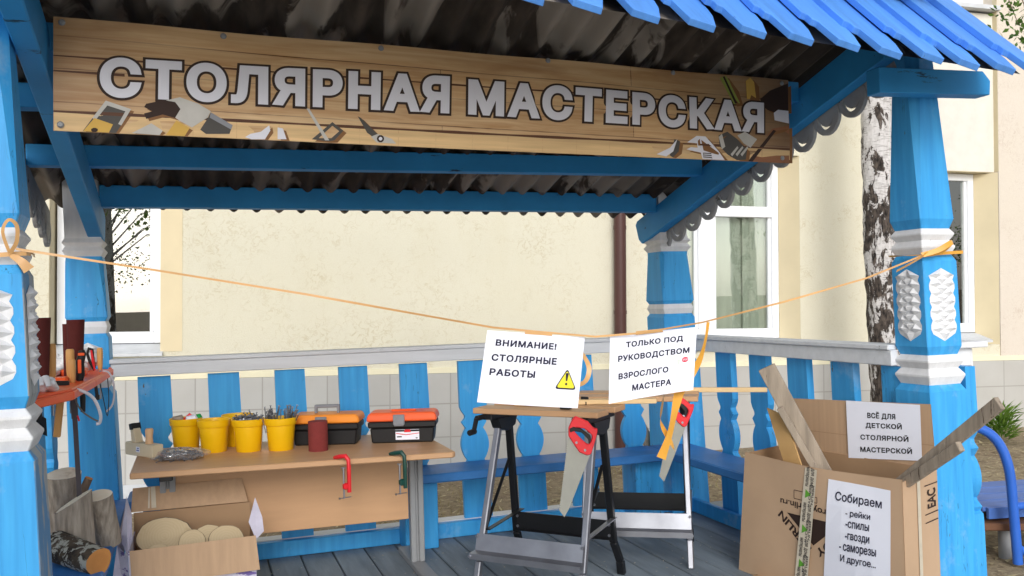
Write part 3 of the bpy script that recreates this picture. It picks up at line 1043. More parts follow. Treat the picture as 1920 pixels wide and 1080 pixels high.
carving(pbl, -.46, 4.58, .088, 'front', .97, 1.07)
pbr = post(2.575, 4.58, back_prof(.10))

# rails
def cap_rail(mb, p, q, w=.10):
    mb.bar(p, q, w, .018)
yb = 4.52
r = MB()
r.bb((-.37, yb - .02, .908), (2.48, yb + .012, .968)); r.build('rail_board', m_rail, pav, bevel=.003)
r = MB(); r.bb((-.375, yb - .03, .968), (2.485, yb + .085, .988)); r.build('top_rail', m_rail, pav, bevel=.003)
r = MB(); r.bb((-.37, yb - .03, 0.002), (2.48, yb + .008, .078)); r.build('bottom_rail', m_blue, pav, bevel=.003)
r = MB(); r.bb((-.37, yb + .01, .02), (2.48, yb + .09, .082)); r.build('bottom_sill', m_rail, pav)
# right side rails run along Y
r = MB(); r.bb((2.60, 2.88, .905), (2.632, 4.48, .967)); r.build('rail_board', m_rail, pav, bevel=.003)
r = MB(); r.bb((2.59, 2.885, .968), (2.705, 4.475, .988)); r.build('top_rail', m_rail, pav, bevel=.003)
r = MB(); r.bb((2.60, 2.9, .002), (2.63, 4.48, .075)); r.build('bottom_rail', m_blue, pav, bevel=.003)
# stub of railing outside the right front post
r = MB(); r.bb((2.795, 2.80, .895), (2.93, 2.86, .966)); r.build('rail_board', m_white, pav, bevel=.003, shear=True)
r = MB(); r.bb((2.785, 2.77, .968), (2.985, 2.90, .992)); r.build('top_rail', m_white, pav, bevel=.003, shear=True)
r = MB(); r.bb((2.905, 2.81, .88), (2.945, 2.865, .964)); r.build('rail_end', m_white, pav, bevel=.003, shear=True)
# left side rails
r = MB(); r.bb((-.585, 2.9, .895), (-.553, 4.48, .966)); r.build('rail_board', m_rail, pav, bevel=.003)
r = MB(); r.bb((-.60, 2.9, .968), (-.50, 4.48, .988)); r.build('top_rail', m_rail, pav, bevel=.003)
r = MB(); r.bb((-.585, 2.9, .002), (-.555, 4.48, .075)); r.build('bottom_rail', m_blue, pav, bevel=.003)

FRET = [(.90, .0715), (.66, .0735), (.640, .066), (.613, .048), (.600, .050), (.580, .068), (.562, .056), (.547, .046)]
for k in range(0, 13):
    a = k / 12
    FRET.append((.547 - .164 * a, .046 + .029 * math.sin(math.pi * a) ** .8))
FRET += [(.372, .050), (.352, .070), (.335, .060), (.325, .0735), (.30, .0755), (.03, .0755)]
def baluster(c, axis, th=.026, half=None):
    mb = MB()
    pts = [(h, z) for z, h in FRET] + [(-h, z) for z, h in reversed(FRET)]
    if half: pts = [(h, z) for z, h in FRET] + [(-.03, FRET[-1][0]), (-.03, FRET[0][0])]
    if axis == 'x':
        f = lambda u, v, w: (c[0] + u, c[1] + w, v)
    else:
        f = lambda u, v, w: (c[0] + w, c[1] + (-u if half else u), v)
    mb.prism(pts, f, th)
    return mb.build('baluster', m_blue, pav, shear=True)
for k in range(9):
    baluster((-.19 + .309 * k, yb + .012), 'x')
for k in range(5):
    baluster((2.632, 4.15 - .311 * k), 'y', .035)
for k in range(5):
    baluster((-.60, 4.15 - .311 * k), 'y', .035)
baluster((2.815, 2.80), 'y', .05, half=True)

db = MB(); rnd = random.Random(21)
for _ in range(420):
    x, y = rnd.uniform(-.3, 2.6), rnd.uniform(3.0, 4.5)
    a = rnd.uniform(0, 6.28); L = rnd.uniform(.003, .011)
    d = Vector((math.cos(a), math.sin(a), rnd.uniform(0, .2))) * L; e = Vector((-d.y, d.x, 0)) * rnd.uniform(.2, .8)
    p = Vector((x, y, .0035))
    db.add([p, p + d, p + d + e, p + e], [(0, 1, 2, 3)])
tag(db.build('sawdust', mk_leaf("pale sawdust", '#a89c86', '#d9d2c0'), fixn=False), 'pale sawdust and crumbs scattered over the deck boards', 'sawdust', kind='stuff')
# benches
r = MB(); r.bb((-.30, 4.24, .338), (2.36, 4.505, .382)); r.build('bench_seat', m_blue_dk, pav, bevel=.006)
r = MB(); r.bb((2.362, 3.45, .338), (2.598, 4.50, .382)); r.build('bench_seat', m_blue_dk, pav, bevel=.006)
r = MB(); r.bb((-.55, 2.92, .308), (-.302, 4.50, .352)); r.build('bench_seat', m_blue_dk, pav, bevel=.006)
for xx in (.945, 2.20):
    r = MB(); r.bb((xx, 4.34, .0), (xx + .165, 4.488, .337)); r.build('bench_support', m_blue, pav, bevel=.004)
r = MB(); r.bb((2.40, 3.50, .0), (2.56, 3.62, .337)); r.build('bench_support', m_blue, pav, bevel=.004)
r = MB(); r.bb((-.52, 3.0, .0), (-.33, 3.06, .307)); r.build('bench_support', m_blue, pav, bevel=.004)

# rafters
def rafter(x0, x1, zf, y0, y1, h=.15):
    mb = MB()
    # tail cut: lower corner clipped
    P = [(y1 - .02, zf(y1 - .02)), (y1 + .015, zf(y1) + .03), (y1 + .05, zf(y1) + .12), (y1 + .03, zf(y1 + .03) + h), (y0, zf(y0) + h), (y0, zf(y0))]
    mb.prism(P, lambda u, v, w: (x0 + w, u, v), x1 - x0)
    return mb.build('rafter', m_blue_beam, pav, bevel=.004)
rafter(-.455, -.392, zL, 2.5, 4.62)
rafter(2.452, 2.51, zR, 2.70, 4.70)
# purlins
def purlin(y, dz=.14, h=.085, xl=-.62, xr=2.452, w=.075, zl=None, zr=None, skew=0.):
    mb = MB()
    a = (zL(y) + dz) if zl is None else zl
    b = (zR(y) + dz - .02) if zr is None else zr
    k = skew
    mb.add([(xl, y - w / 2, a), (xr, y + k - w / 2, b), (xr, y + k + w / 2, b), (xl, y + w / 2, a),
            (xl, y - w / 2, a + h), (xr, y + k - w / 2, b + h), (xr, y + k + w / 2, b + h), (xl, y + w / 2, a + h)],
           [(0, 3, 2, 1), (4, 5, 6, 7), (0, 1, 5, 4), (1, 2, 6, 5), (2, 3, 7, 6), (3, 0, 4, 7)])
    mb.build('purlin', m_blue_beam, pav, bevel=.003)
purlin(4.52, h=.10, xl=-.40)
purlin(4.03)
purlin(3.5)
purlin(2.99, zl=1.985, zr=2.02, skew=.25)
# right front beam
fb = MB()
fb.prism([(2.375, 1.928), (2.90, 1.945), (2.905, 2.00), (2.87, 2.035), (2.375, 2.022)], lambda u, v, w: (u, 2.64 + w, v), .07)
fb.build('front_beam', m_blue_beam, pav, bevel=.003)
# corrugated sheet
PER = .112
cs = MB()
nx = int((2.60 + .70) / PER * 10)
def sheet(s, t):
    x = -.68 + 3.27 * s
    y = 2.50 + 2.28 * t
    return (x, y, zsheet(x, y) - .006 + .022 * math.sin(2 * math.pi * x / PER) + .004 * math.sin(x * 3.1 + y * 2))
cs.grid(sheet, nx, 10)
cs.build('roof_sheet', m_slate, pav, smooth=True, fixn=False)
# front slope of overlapping boards with clipped ends
PITCH = R(43)
def zeave(x): return 2.055 - .0545 * x
sb = MB()
k = 0
x = 2.629 + .158 * 7
xs = []
px_ = [.926, 1.101, 1.282, 1.466, 1.642, 1.813, 1.988, 2.152, 2.321, 2.472, 2.629]
xs = [px_[0] - .172 * i for i in range(9, 0, -1)] + px_ + [2.629 + .156 * i for i in range(1, 2)]
for xr in xs:
    xw = .150
    tilt = .028
    ye = 2.30
    L = .80
    pts = [(xr - .095, .0), (xr - .004, .0), (xr + .028, .085), (xr + .034, .13), (xr + .036, L), (xr - xw, L), (xr - xw, .150), (xr - xw + .02, .147), (xr - xw + .022, .118), (xr - xw + .042, .112)]
    jit = random.uniform(-.006, .006)
    def f(u, v, w):
        lift = tilt * (1 - (u - (xr - xw)) / (xw + .036)) + w
        yy = ye + v * math.cos(PITCH) - lift * math.sin(PITCH)
        zz = zeave(u) + (v + jit) * math.sin(PITCH) + lift * math.cos(PITCH)
        return (u, yy, zz)
    sb.prism(pts, f, .023)
sb.build('roof_boards', m_shingle, pav, bevel=.002)
ub = MB()   # sheathing lath under the boards
ub.add([(-.7, 2.40, zeave(-.7) + .075), (2.78, 2.40, zeave(2.78) + .055), (2.78, 2.86, zeave(2.78) + .48), (-.7, 2.86, zeave(-.7) + .50)], [(0, 1, 2, 3)])
ub.build('roof_underlay', m_slate, pav)
# lace boards under the gables
def lace(xx, zf, ys, r=.068, th=.018):
    mb = MB()
    for y in ys:
        c = (y, zf(y) - .012)
        o = circ(c[0], c[1], r, r, 20)
        i = [(c[0] + .004 + .050 * math.cos(t), c[1] - .006 + .050 * math.sin(t)) for t in [2 * math.pi * k / 20 for k in range(20)]]
        mb.ring(o, i, lambda u, v, w: (xx + w, u, v), th)
        # hanging tongue leaves a crescent opening
        tg = [(c[0] - .001 + .050 * math.cos(t), c[1] + .006 + .050 * math.sin(t)) for t in [2 * math.pi * k / 14 for k in range(14)]]
        mb.prism(tg, lambda u, v, w: (xx + .002 + w, u, v), th - .004)
    y0, y1 = ys[0] - .06, ys[-1] + .06
    mb.prism([(y0, zf(y0) + .0), (y1, zf(y1) + .0), (y1, zf(y1) + .10), (y0, zf(y0) + .10)], lambda u, v, w: (xx + .001 + w, u, v), th - .002)
    mb.build('lace_trim', m_lace, pav, bevel=.002)
lace(2.514, zR, [2.80 + .158 * i for i in range(12)], .081)
lace(-.64, lambda y: zL(y) + .06, [3.2 + .138 * i for i in range(11)], .07)

#@@ BANNER
def scale_cam(p, k):
    return (p[0] * k, p[1] * k, 1.2 + (p[2] - 1.2) * k)
K0, K1_ = .906, .992        # the right end of the banner hangs farther back than the left
bq = [scale_cam(p, k) for p, k in (((-.416, 3.2, 1.79), K0), ((2.388, 3.2, 1.754), K1_), ((2.402, 3.2, 2.111), K1_), ((-.41, 3.2, 2.16), K0))]
def bw(s, t):
    return .006 * math.sin(s * 22) * (t ** 2) + .004 * math.sin(s * 9 + t * 3) + .004 * math.sin(t * 5)
bf_ = quad(*bq, wave=bw)
def bf(s, t, off=0.):
    return bf_(s * K0 / (s * K0 + (1 - s) * K1_), t, off)
bn = thing('banner', 'long printed banner with wooden plank pattern and big white Cyrillic lettering under the roof', 'banner')
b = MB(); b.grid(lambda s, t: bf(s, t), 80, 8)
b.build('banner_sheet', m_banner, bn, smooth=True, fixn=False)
def bpt(x, z):      # world x,z at y=3.2 -> banner s,t
    s = (x + .413) / 2.81
    zb = 1.79 + (1.754 - 1.79) * s; zt = 2.16 + (2.111 - 2.16) * s
    return s, (z - zb) / (zt - zb)
def word(mb, body, q, bold, off):
    pts = [bpt(*c) for c in q]   # bl, br, tr, tl
    def f(s, t, o):
        a = [(1 - s) * (1 - t), s * (1 - t), s * t, (1 - s) * t]
        S = sum(p[0] * c for p, c in zip(pts, a)); T = sum(p[1] * c for p, c in zip(pts, a))
        return bf(S, T, o)
    text_on(mb, body, f, 0, 0, 1, 1, bold, off, 1.17, ref=.052)
W1 = [(-.278, 1.9045), (.902, 1.902), (.906, 2.041), (-.276, 2.035)]
W2 = [(.974, 1.902), (2.265, 1.878), (2.27, 2.007), (.977, 2.035)]
mb = MB(); word(mb, 'СТОЛЯРНАЯ', W1, .102, .0012); word(mb, 'МАСТЕРСКАЯ', W2, .102, .0012)
mb.build('letter_outline', m_inkbrown, bn, fixn=False)
mb = MB(); word(mb, 'СТОЛЯРНАЯ', W1, .052, .0032); word(mb, 'МАСТЕРСКАЯ', W2, .052, .0032)
mb.build('lettering', m_printw, bn, fixn=False)
# printed tools, outlines in photo pixels of the banner (1380 x 215 left, 155 right)
def bx_map(x):      # pixel column -> s (perspective)
    u = (x - 100) / 1380.
    return u / (u + (1 - u) * 1.3775)
def y0_(x): return 245 + (307 - 245) * (x - 100) / 1380.
def y1_(x): return 30 + (150 - 30) * (x - 100) / 1380.
def draw(mt, pts, off):
    mb = MB()
    if off < .0013 and len(pts) < 20:      # the print gives every tool a dark drop shadow
        sd = MB()
        poly_on(sd, [(bx_map(x + 6), (y0_(x) - min(y + 4, y0_(x) - .5)) / (y0_(x) - y1_(x))) for x, y in pts], bf, .0007)
        sd.build('printed_shadow', m_pshadow, bn, fixn=False)
    poly_on(mb, [(bx_map(x), (y0_(x) - y) / (y0_(x) - y1_(x))) for x, y in pts], bf, off)
    mb.build('printed_tool', mt, bn, fixn=False)
m_pshadow = mat("printed brown shadow", '#7d5632', .6, .1, bump=0)
# printed plank joints
m_lightplank = mat("pale printed plank", '#cfae7e', .42, .22, 3, (.6, 1, 14), bump=0)
m_groove = mat("dark printed plank joint", '#55321c', .5, .2, bump=0)
mb = MB()
for i_ in range(20):
    a_, b_ = i_ / 20 + .0005, (i_ + 1) / 20
    mb.add([bf(a_, .004, .0003), bf(b_, .004, .0003), bf(b_, .165, .0003), bf(a_, .165, .0003)], [(0, 1, 2, 3)])
mb.build('printed_plank', m_lightplank, bn, fixn=False)
mb = MB()
for t_, w_, a0, a1 in ((.168, .014, 0, 1), (.655, .009, 0, 1), (.52, .012, 0, .07)):
    mb = MB()
    for i_ in range(40):
        a_, b_ = i_ / 40, (i_ + 1) / 40
        if a_ < a0 or b_ > a1 + .01: continue
        k1 = w_ * (.6 + .5 * math.sin(a_ * 23) ** 2); k2 = w_ * (.6 + .5 * math.sin(b_ * 23) ** 2)
        mb.add([bf(a_, t_ - k1, .0006), bf(b_, t_ - k2, .0006), bf(b_, t_ + k2, .0006), bf(a_, t_ + k1, .0006)], [(0, 1, 2, 3)])
    mb.build('plank_joint', m_groove, bn, fixn=False)
# chisel head left
draw(m_dkgrey, [(157, 246), (202, 190), (251, 206), (222, 250)], .001)
draw(m_steelp, [(176, 222), (202, 190), (251, 206), (232, 236), (226, 233), (240, 210), (205, 199), (182, 226)], .0016)
draw(m_yelp, [(158, 246), (180, 222), (216, 234), (208, 249)], .002)
draw(m_inkbrown, circ(180, 244, 7, 4, 10), .0024)
draw(m_steelp, [(252, 250), (290, 232), (312, 246), (306, 254)], .001)
# hammer
draw(m_inkbrown, [(276, 202), (280, 196), (305, 191), (335, 192), (346, 205), (338, 223), (312, 216), (280, 224), (276, 214), (292, 210)], .0012)
draw(m_steelp, [(318, 190), (345, 184), (380, 196), (404, 210), (398, 222), (368, 240), (345, 228), (336, 222), (346, 206), (336, 193)], .0018)
draw(m_dkgrey, [(404, 212), (446, 236), (440, 252), (395, 252), (384, 244), (398, 224)], .0015)
draw(m_gplastic, [(404, 212), (446, 236), (443, 244), (402, 222)], .0021)
draw(m_yelp, [(318, 254), (338, 227), (364, 241), (354, 256)], .0011)
draw(m_printw, [(470, 258), (480, 252), (500, 248), (516, 236), (518, 246), (508, 262), (482, 262)], .001)
draw(m_printw, [(532, 240), (542, 242), (549, 262), (532, 262)], .001)
# nail and square
draw(m_dkgrey, [(597, 262), (636, 230), (657, 246), (640, 264), (628, 266)], .001)
draw(m_banner, [(610, 260), (636, 237), (649, 247), (634, 260)], .0016)
draw(m_steelp, [(587, 205), (592, 205), (630, 264), (622, 264)], .0022)
# pliers
draw(m_dkgrey, [(684, 219), (690, 222), (722, 253), (714, 258), (702, 250)], .001)
draw(m_steelp, [(709, 257), (722, 252), (748, 261), (757, 270), (720, 268)], .0015)
draw(m_inkbrown, circ(727, 261, 7, 7, 10), .002); draw(m_printw, circ(727, 261, 3.5, 3.5, 8), .0026)
draw(m_dkgrey, [(1262, 292), (1270, 262), (1280, 266), (1278, 285), (1268, 296)], .001)
draw(m_printw, [(1238, 290), (1262, 278), (1275, 262), (1268, 285), (1256, 294)], .0015)
# adjustable spanner
draw(m_printw, [(1293, 268), (1310, 256), (1326, 257), (1336, 268), (1350, 284), (1362, 301), (1322, 299), (1318, 287), (1304, 284), (1292, 281), (1300, 277), (1312, 278), (1311, 270)], .001)
draw(m_dkgrey, [(1322, 287), (1337, 288), (1339, 299), (1323, 298)], .0016)
for i_ in range(3):
    draw(m_printw, [(1323, 289 + i_ * 3.6), (1338, 290 + i_ * 3.6), (1338, 291.5 + i_ * 3.6), (1323, 290.5 + i_ * 3.6)], .0021)
# screwdriver handle, olive chisel, hand plane on the right
draw(m_dkgrey, [(1350, 255), (1366, 248), (1384, 262), (1402, 282), (1400, 300), (1384, 301), (1366, 290), (1352, 275)], .001)
draw(m_steelp, [(1350, 258), (1356, 252), (1362, 276), (1356, 281)], .0016)
for i_ in range(3):
    draw(m_steelp, [(1372 + i_ * 9, 290), (1384 + i_ * 9, 275), (1386 + i_ * 9, 278), (1375 + i_ * 9, 294)], .0018)
draw(m_steelp, [(1384, 255), (1398, 248), (1420, 262), (1408, 278), (1396, 270)], .0014)
draw(m_inkbrown, [(1428, 186), (1446, 170), (1479, 156), (1479, 208), (1455, 212), (1440, 206), (1432, 198)], .001)
draw(m_printw, [(1452, 212), (1460, 206), (1479, 208), (1479, 232), (1453, 226)], .0016)
draw(mat("brown print", '#8a5c40', .6, .1, bump=0), [(1404, 303), (1448, 242), (1479, 236), (1479, 306)], .0012)
draw(m_inkbrown, [(1404, 303), (1450, 244), (1455, 246), (1412, 304)], .0018)
draw(m_olive, [(1356, 146), (1366, 142), (1384, 168), (1391, 194), (1380, 196)], .001)
draw(m_inkbrown, [(1361, 144), (1364, 143), (1386, 194), (1382, 195)], .0016)
draw(m_yelp, [(1402, 152), (1410, 146), (1420, 158), (1421, 186), (1404, 186)], .001)
for x_, y_ in ((117, 42), (430, 67), (728, 92), (1039, 115), (1272, 136), (1467, 156), (114, 234), (1466, 297)):
    s_, t_ = bx_map(x_), (y0_(x_) - y_) / (y0_(x_) - y1_(x_))
    p = bf(s_, t_, .003)
    mb = MB(); mb.tube([p, p + Vector((0, -.005, 0))], [.010, .006], 10)
    mb.build('screw', m_steel_grey, bn, smooth=True)

#@@ OBJECTS
# ------------------------------------------------------------------ barrier ribbon and the two hung signs
Y = 2.60
rib = thing('ribbon', 'thin orange ribbon tied between the two front posts with gold ends hanging', 'ribbon')
mb = MB()
pts = [(-.43, Y, 1.372), (-.1, Y, 1.313), (.3, Y, 1.238), (.62, Y, 1.172), (.85, Y, 1.125), (1.0, Y - .004, 1.106), (1.19, Y, 1.084), (1.35, Y, 1.089), (1.58, Y, 1.116), (1.9, Y, 1.175), (2.25, Y, 1.25), (2.60, Y + .1, 1.333)]
import itertools
sm = []
for a, b_ in zip(pts[:-1], pts[1:]):
    for q in range(4):
        sm.append(Vector(a).lerp(Vector(b_), q / 4))
sm.append(Vector(pts[-1]))
def strip(mb, P, W, tw):
    P = [Vector(p) for p in P]
    V = []
    for i, p in enumerate(P):
        d = (P[min(i + 1, len(P) - 1)] - P[max(i - 1, 0)]).normalized()
        e = d.cross(Vector((0, -1, 0))).normalized()
        w_ = W if not isinstance(W, (list, tuple)) else W[i]
        e = e * math.cos(tw(i)) + Vector((0, -1, 0)) * math.sin(tw(i))
        V += [p + e * w_ / 2, p - e * w_ / 2]
    mb.add(V, [(2 * i, 2 * i + 1, 2 * i + 3, 2 * i + 2) for i in range(len(P) - 1)])
strip(mb, sm, .0065, lambda i: .5 * math.sin(i * .35))
mb.build('line', m_ribbon, rib, fixn=False)
def resample(P, n):
    P = [Vector(p) for p in P]
    out = []
    for i in range(n + 1):
        t = i / n * (len(P) - 1); k = min(int(t), len(P) - 2); u = t - k
        p0, p1, p2, p3 = P[max(k - 1, 0)], P[k], P[k + 1], P[min(k + 2, len(P) - 1)]
        out.append(.5 * ((2 * p1) + (p2 - p0) * u + (2 * p0 - 5 * p1 + 4 * p2 - p3) * u * u + (3 * p1 - p0 - 3 * p2 + p3) * u ** 3))
    return out
mb = MB()
t1_ = resample([(1.60, Y, 1.116), (1.592, Y + .005, 1.06), (1.58, Y + .02, 1.0), (1.556, Y + .035, .95), (1.51, Y + .04, .89), (1.478, Y + .02, .835), (1.445, Y, .76), (1.41, Y, .682)], 24)
strip(mb, t1_, [.012 + .022 * min(1, i / 16) for i in range(25)], lambda i: .5 * math.sin(i * .4))
t2_ = resample([(1.455, Y + .04, .90), (1.432, Y + .03, .83), (1.425, Y + .02, .79), (1.45, Y + .01, .735), (1.468, Y + .01, .700)], 14)
strip(mb, t2_, .022, lambda i: .9 + .5 * math.sin(i * .5))
mb.build('ribbon_tail', m_ribbon2, rib, fixn=False, smooth=True)
mb = MB()
strip(mb, resample([(1.13, Y + .02, 1.06), (1.165, Y + .02, 1.01), (1.172, Y + .015, .975), (1.15, Y + .01, .94), (1.10, Y + .02, .93)], 16), .016, lambda i: .4 * math.sin(i * .6))
mb.build('ribbon_tail', m_ribbon, rib, fixn=False, smooth=True)
# bows at both posts
mb = MB()
strip(mb, resample([(-.455, 2.675, 1.36), (-.470, 2.66, 1.42), (-.455, 2.655, 1.452), (-.437, 2.66, 1.437), (-.438, 2.66, 1.395), (-.455, 2.665, 1.365)], 20), .011, lambda i: .6)
strip(mb, resample([(-.455, 2.67, 1.36), (-.43, 2.66, 1.345), (-.41, 2.66, 1.32)], 6), [.01, .014, .018, .02, .024, .026, .03], lambda i: .2)
strip(mb, resample([(-.61, 2.695, 1.362), (-.5, 2.69, 1.362), (-.42, 2.69, 1.366), (-.416, 2.80, 1.366)], 12), .012, lambda i: 0)
mb.build('bow', m_ribbon, rib, fixn=False, smooth=True)
mb = MB()
strip(mb, resample([(2.595, 2.695, 1.335), (2.65, 2.67, 1.352), (2.70, 2.66, 1.378), (2.725, 2.68, 1.375), (2.68, 2.69, 1.345), (2.60, 2.69, 1.335)], 16), .020, lambda i: .5)
strip(mb, resample([(2.60, 2.69, 1.333), (2.53, 2.68, 1.305), (2.44, 2.66, 1.275)], 8), .013, lambda i: .7)
strip(mb, resample([(2.60, 2.70, 1.335), (2.70, 2.70, 1.341), (2.80, 2.70, 1.345)], 8), .012, lambda i: 0)
strip(mb, resample([(2.605, 2.70, 1.335), (2.604, 2.80, 1.338), (2.605, 2.88, 1.340)], 8), .012, lambda i: 0)
mb.build('bow', m_ribbon2, rib, fixn=False, smooth=True)

def sheet_of_paper(name, label, corners, bulge, group=None):
    t = thing(name, label, 'sign', (0, 0, 0), 0, group)
    f = quad(*corners, bulge=bulge)
    mb = MB(); mb.grid(lambda s, u: f(s, u), 8, 4)
    mb.build('paper_sheet', m_paper, t, fixn=False, smooth=True)
    return t, f
Y = 2.61
t, f = sheet_of_paper('paper_sign', 'white paper sign with a yellow warning triangle hanging from the ribbon', [(.797, Y, .901), (1.118, Y - .02, .864), (1.158, Y, 1.083), (.836, Y, 1.117)], .016, 'paper signs hung on the ribbon')
mb = MB()
text_on(mb, 'ВНИМАНИЕ!', f, .095, .795, .70, .885, .040, .0012, 1.14)
text_on(mb, 'СТОЛЯРНЫЕ', f, .075, .585, .72, .680, .040, .0012, 1.14)
text_on(mb, 'РАБОТЫ', f, .075, .385, .515, .480, .040, .0012, 1.14)
mb.build('lettering', m_ink, t, fixn=False)
def tri(cx, cy, rx, ry, rnd_=.18):
    out = []
    c = [(-1, -1), (1, -1), (0, 1)]
    for i in range(3):
        p, a, b2 = c[i], c[i - 1], c[(i + 1) % 3]
        for q, wgt in ((a, rnd_), (None, 0), (b2, rnd_)):
            if q is None:
                m_ = [(a[k] + b2[k]) / 2 for k in (0, 1)]
                out.append((p[0] + (m_[0] - p[0]) * rnd_ * .42, p[1] + (m_[1] - p[1]) * rnd_ * .42))
            else:
                out.append((p[0] + (q[0] - p[0]) * wgt * .7, p[1] + (q[1] - p[1]) * wgt * .7))
    return [(cx + x * rx, cy + y * ry) for x, y in out]
mb = MB(); poly_on(mb, tri(.845, .40, .118, .148), f, .0012)
mb.build('triangle_border', m_ink, t, fixn=False)
mb = MB(); poly_on(mb, tri(.845, .397, .100, .124), f, .0022)
mb.build('triangle', m_warn, t, fixn=False)
mb = MB()
poly_on(mb, [(.838, .37), (.852, .37), (.862, .475), (.845, .485), (.829, .475)], f, .0032); poly_on(mb, circ(.845, .328, .012, .018, 10), f, .0032)
mb.build('exclamation_mark', m_ink, t, fixn=False)
mb = MB(); poly_on(mb, [(.36, .985), (.64, .985), (.64, 1.03), (.36, 1.03)], f, .002); mb.build('adhesive_tape', m_ribbon, t, fixn=False)

t, f = sheet_of_paper('paper_sign', 'white paper sign with four lines of text hanging right of the warning triangle sign', [(1.234, Y, .868), (1.53, Y - .02, .897), (1.563, Y, 1.101), (1.246, Y, 1.083)], -.012, 'paper signs hung on the ribbon')
mb = MB()
text_on(mb, 'ТОЛЬКО ПОД', f, .19, .80, .85, .885, .040, .0012, 1.1)
text_on(mb, 'РУКОВОДСТВОМ', f, .10, .60, .93, .69, .040, .0012, 1.1)
text_on(mb, 'ВЗРОСЛОГО', f, .11, .335, .70, .425, .040, .0012, 1.1)
text_on(mb, 'МАСТЕРА', f, .28, .13, .74, .225, .040, .0012, 1.1)
mb.build('lettering', m_ink, t, fixn=False)
mb = MB(); poly_on(mb, circ(.885, .50, .038, .042, 10), f, .0012); mb.build('stop_emblem', m_stop, t, fixn=False)
mb = MB(); text_on(mb, 'STOP', f, .857, .485, .913, .515, .02, .0024); mb.build('emblem_lettering', m_paper, t, fixn=False)
mb = MB()
poly_on(mb, [(.80, .47), (.815, .42), (.825, .47), (.84, .50), (.82, .52), (.79, .50)], f, .0012); mb.build('faint_emblem', mat("faint green ink", '#cfdccf', .8, .05, bump=0), t, fixn=False)
mb = MB(); poly_on(mb, [(.30, .975), (.62, .975), (.60, 1.03), (.30, 1.03)], f, .002); mb.build('adhesive_tape', m_ribbon, t, fixn=False)

# ------------------------------------------------------------------ school desk
TZ = .57
desk = thing('school_desk', 'low beige school desk with grey steel legs in front of the back railing', 'desk')
def slab(pts, z0, z1, mt, name, par, bev=.004):
    mb = MB(); mb.prism(pts, lambda u, v, w: (u, v, z0 + w), z1 - z0)
    return mb.build(name, mt, par, bevel=bev)
slab([(-.256, 3.845), (1.02, 3.712), (1.036, 3.728), (1.036, 4.40), (-.256, 4.50)], TZ - .024, TZ, m_ply, 'tabletop', desk)
mb = MB(); mb.add([(-.12, 4.09, .225), (.90, 4.06, .225), (.90, 4.06, .53), (-.12, 4.09, .53), (-.12, 4.108, .225), (.90, 4.078, .225), (.90, 4.078, .53), (-.12, 4.108, .53)],
                 [(0, 1, 2, 3), (4, 7, 6, 5), (0, 4, 5, 1), (1, 5, 6, 2), (2, 6, 7, 3), (3, 7, 4, 0)])
mb.build('modesty_panel', m_ply, desk, bevel=.002)
for xx, yy in ((.925, 4.06), (-.135, 4.08)):
    mb = MB()
    mb.bb((xx - .02, yy - .02, .03), (xx + .005, yy + .02, .545)); mb.bb((xx + .017, yy - .02, .03), (xx + .042, yy + .02, .545))
    mb.bb((xx + .005, yy - .012, .03), (xx + .017, yy + .012, .545))
    mb.build('leg', m_steel_grey, desk, bevel=.003)
    mb = MB(); mb.bb((xx - .02, yy - .30, .0), (xx + .042, yy + .28, .03)); mb.build('foot', m_steel_grey, desk, bevel=.004)
    mb = MB(); mb.bb((xx - .015, yy - .19, .52), (xx + .037, yy + .22, .5455)); mb.build('bracket', m_bmetal, desk, bevel=.003)

# pails
def pail(x, y, label):
    t = thing('pail', label, 'pail', (x, y, TZ), 0, 'yellow pails on the desk')
    mb = MB()
    mb.lathe([(.052, 0), (.054, .002), (.0635, .112), (.0685, .113), (.0705, .117), (.0715, .133), (.0725, .142), (.0705, .144), (.067, .142), (.0645, .128), (.0635, .11), (.051, .005)], n=32, close=True)
    mb.build('body', m_yellow, t, smooth=True)
    return t
pail(.068, 4.262, 'empty yellow pail in the front row above the bag of nails')
pail(.213, 4.20, 'yellow pail heaped with short nails in the front row')
pail(.350, 4.165, 'yellow pail with long nails sticking out, rightmost of the pails')
pail(-.050, 4.385, 'yellow pail holding red and green caps, behind and leftmost')
pail(.175, 4.40, 'yellow pail half hidden behind the nail pails')
def nail(mb, p, d, L, r=.0022):
    p = Vector(p); d = Vector(d).normalized()
    mb.tube([p, p + d * L], r, 5)
    mb.tube([p + d * L, p + d * (L + .002)], r * 2.4, 6)
rnd = random.Random(3)
mb = MB()
for _ in range(150):
    a = rnd.uniform(0, 6.28); q = .052 * math.sqrt(rnd.random())
    nail(mb, (.213 + q * math.cos(a), 4.20 + q * math.sin(a), TZ + .135 + .020 * (1 - q / .055) + rnd.uniform(-.004, .006)), (rnd.uniform(-1, 1), rnd.uniform(-1, 1), rnd.uniform(-.2, .5)), rnd.uniform(.015, .032), .0016)
mb.lathe([(.058, .10), (.058, .134), (.03, .148), (.004, .152)], (.213, 4.20, TZ), 16, True)
tag(mb.build('nails', m_nail), 'short shiny nails heaped in a yellow pail', 'nails', kind='stuff')
mb = MB()
for _ in range(46):
    g = rnd.random()
    x_ = .35 + (rnd.gauss(-.035, .018) if g < .55 else rnd.gauss(.03, .010)); y_ = 4.165 + rnd.uniform(-.03, .03)
    nail(mb, (x_, y_, TZ + .08), (rnd.gauss(.1 if g > .55 else 0, .22), rnd.gauss(0, .2), 1), rnd.uniform(.075, .12), .0024)
mb.lathe([(.058, .05), (.060, .12), (.004, .13)], (.35, 4.165, TZ), 16, True)
tag(mb.build('nails', m_nail), 'long dark nails standing in the rightmost pail', 'nails', kind='stuff')
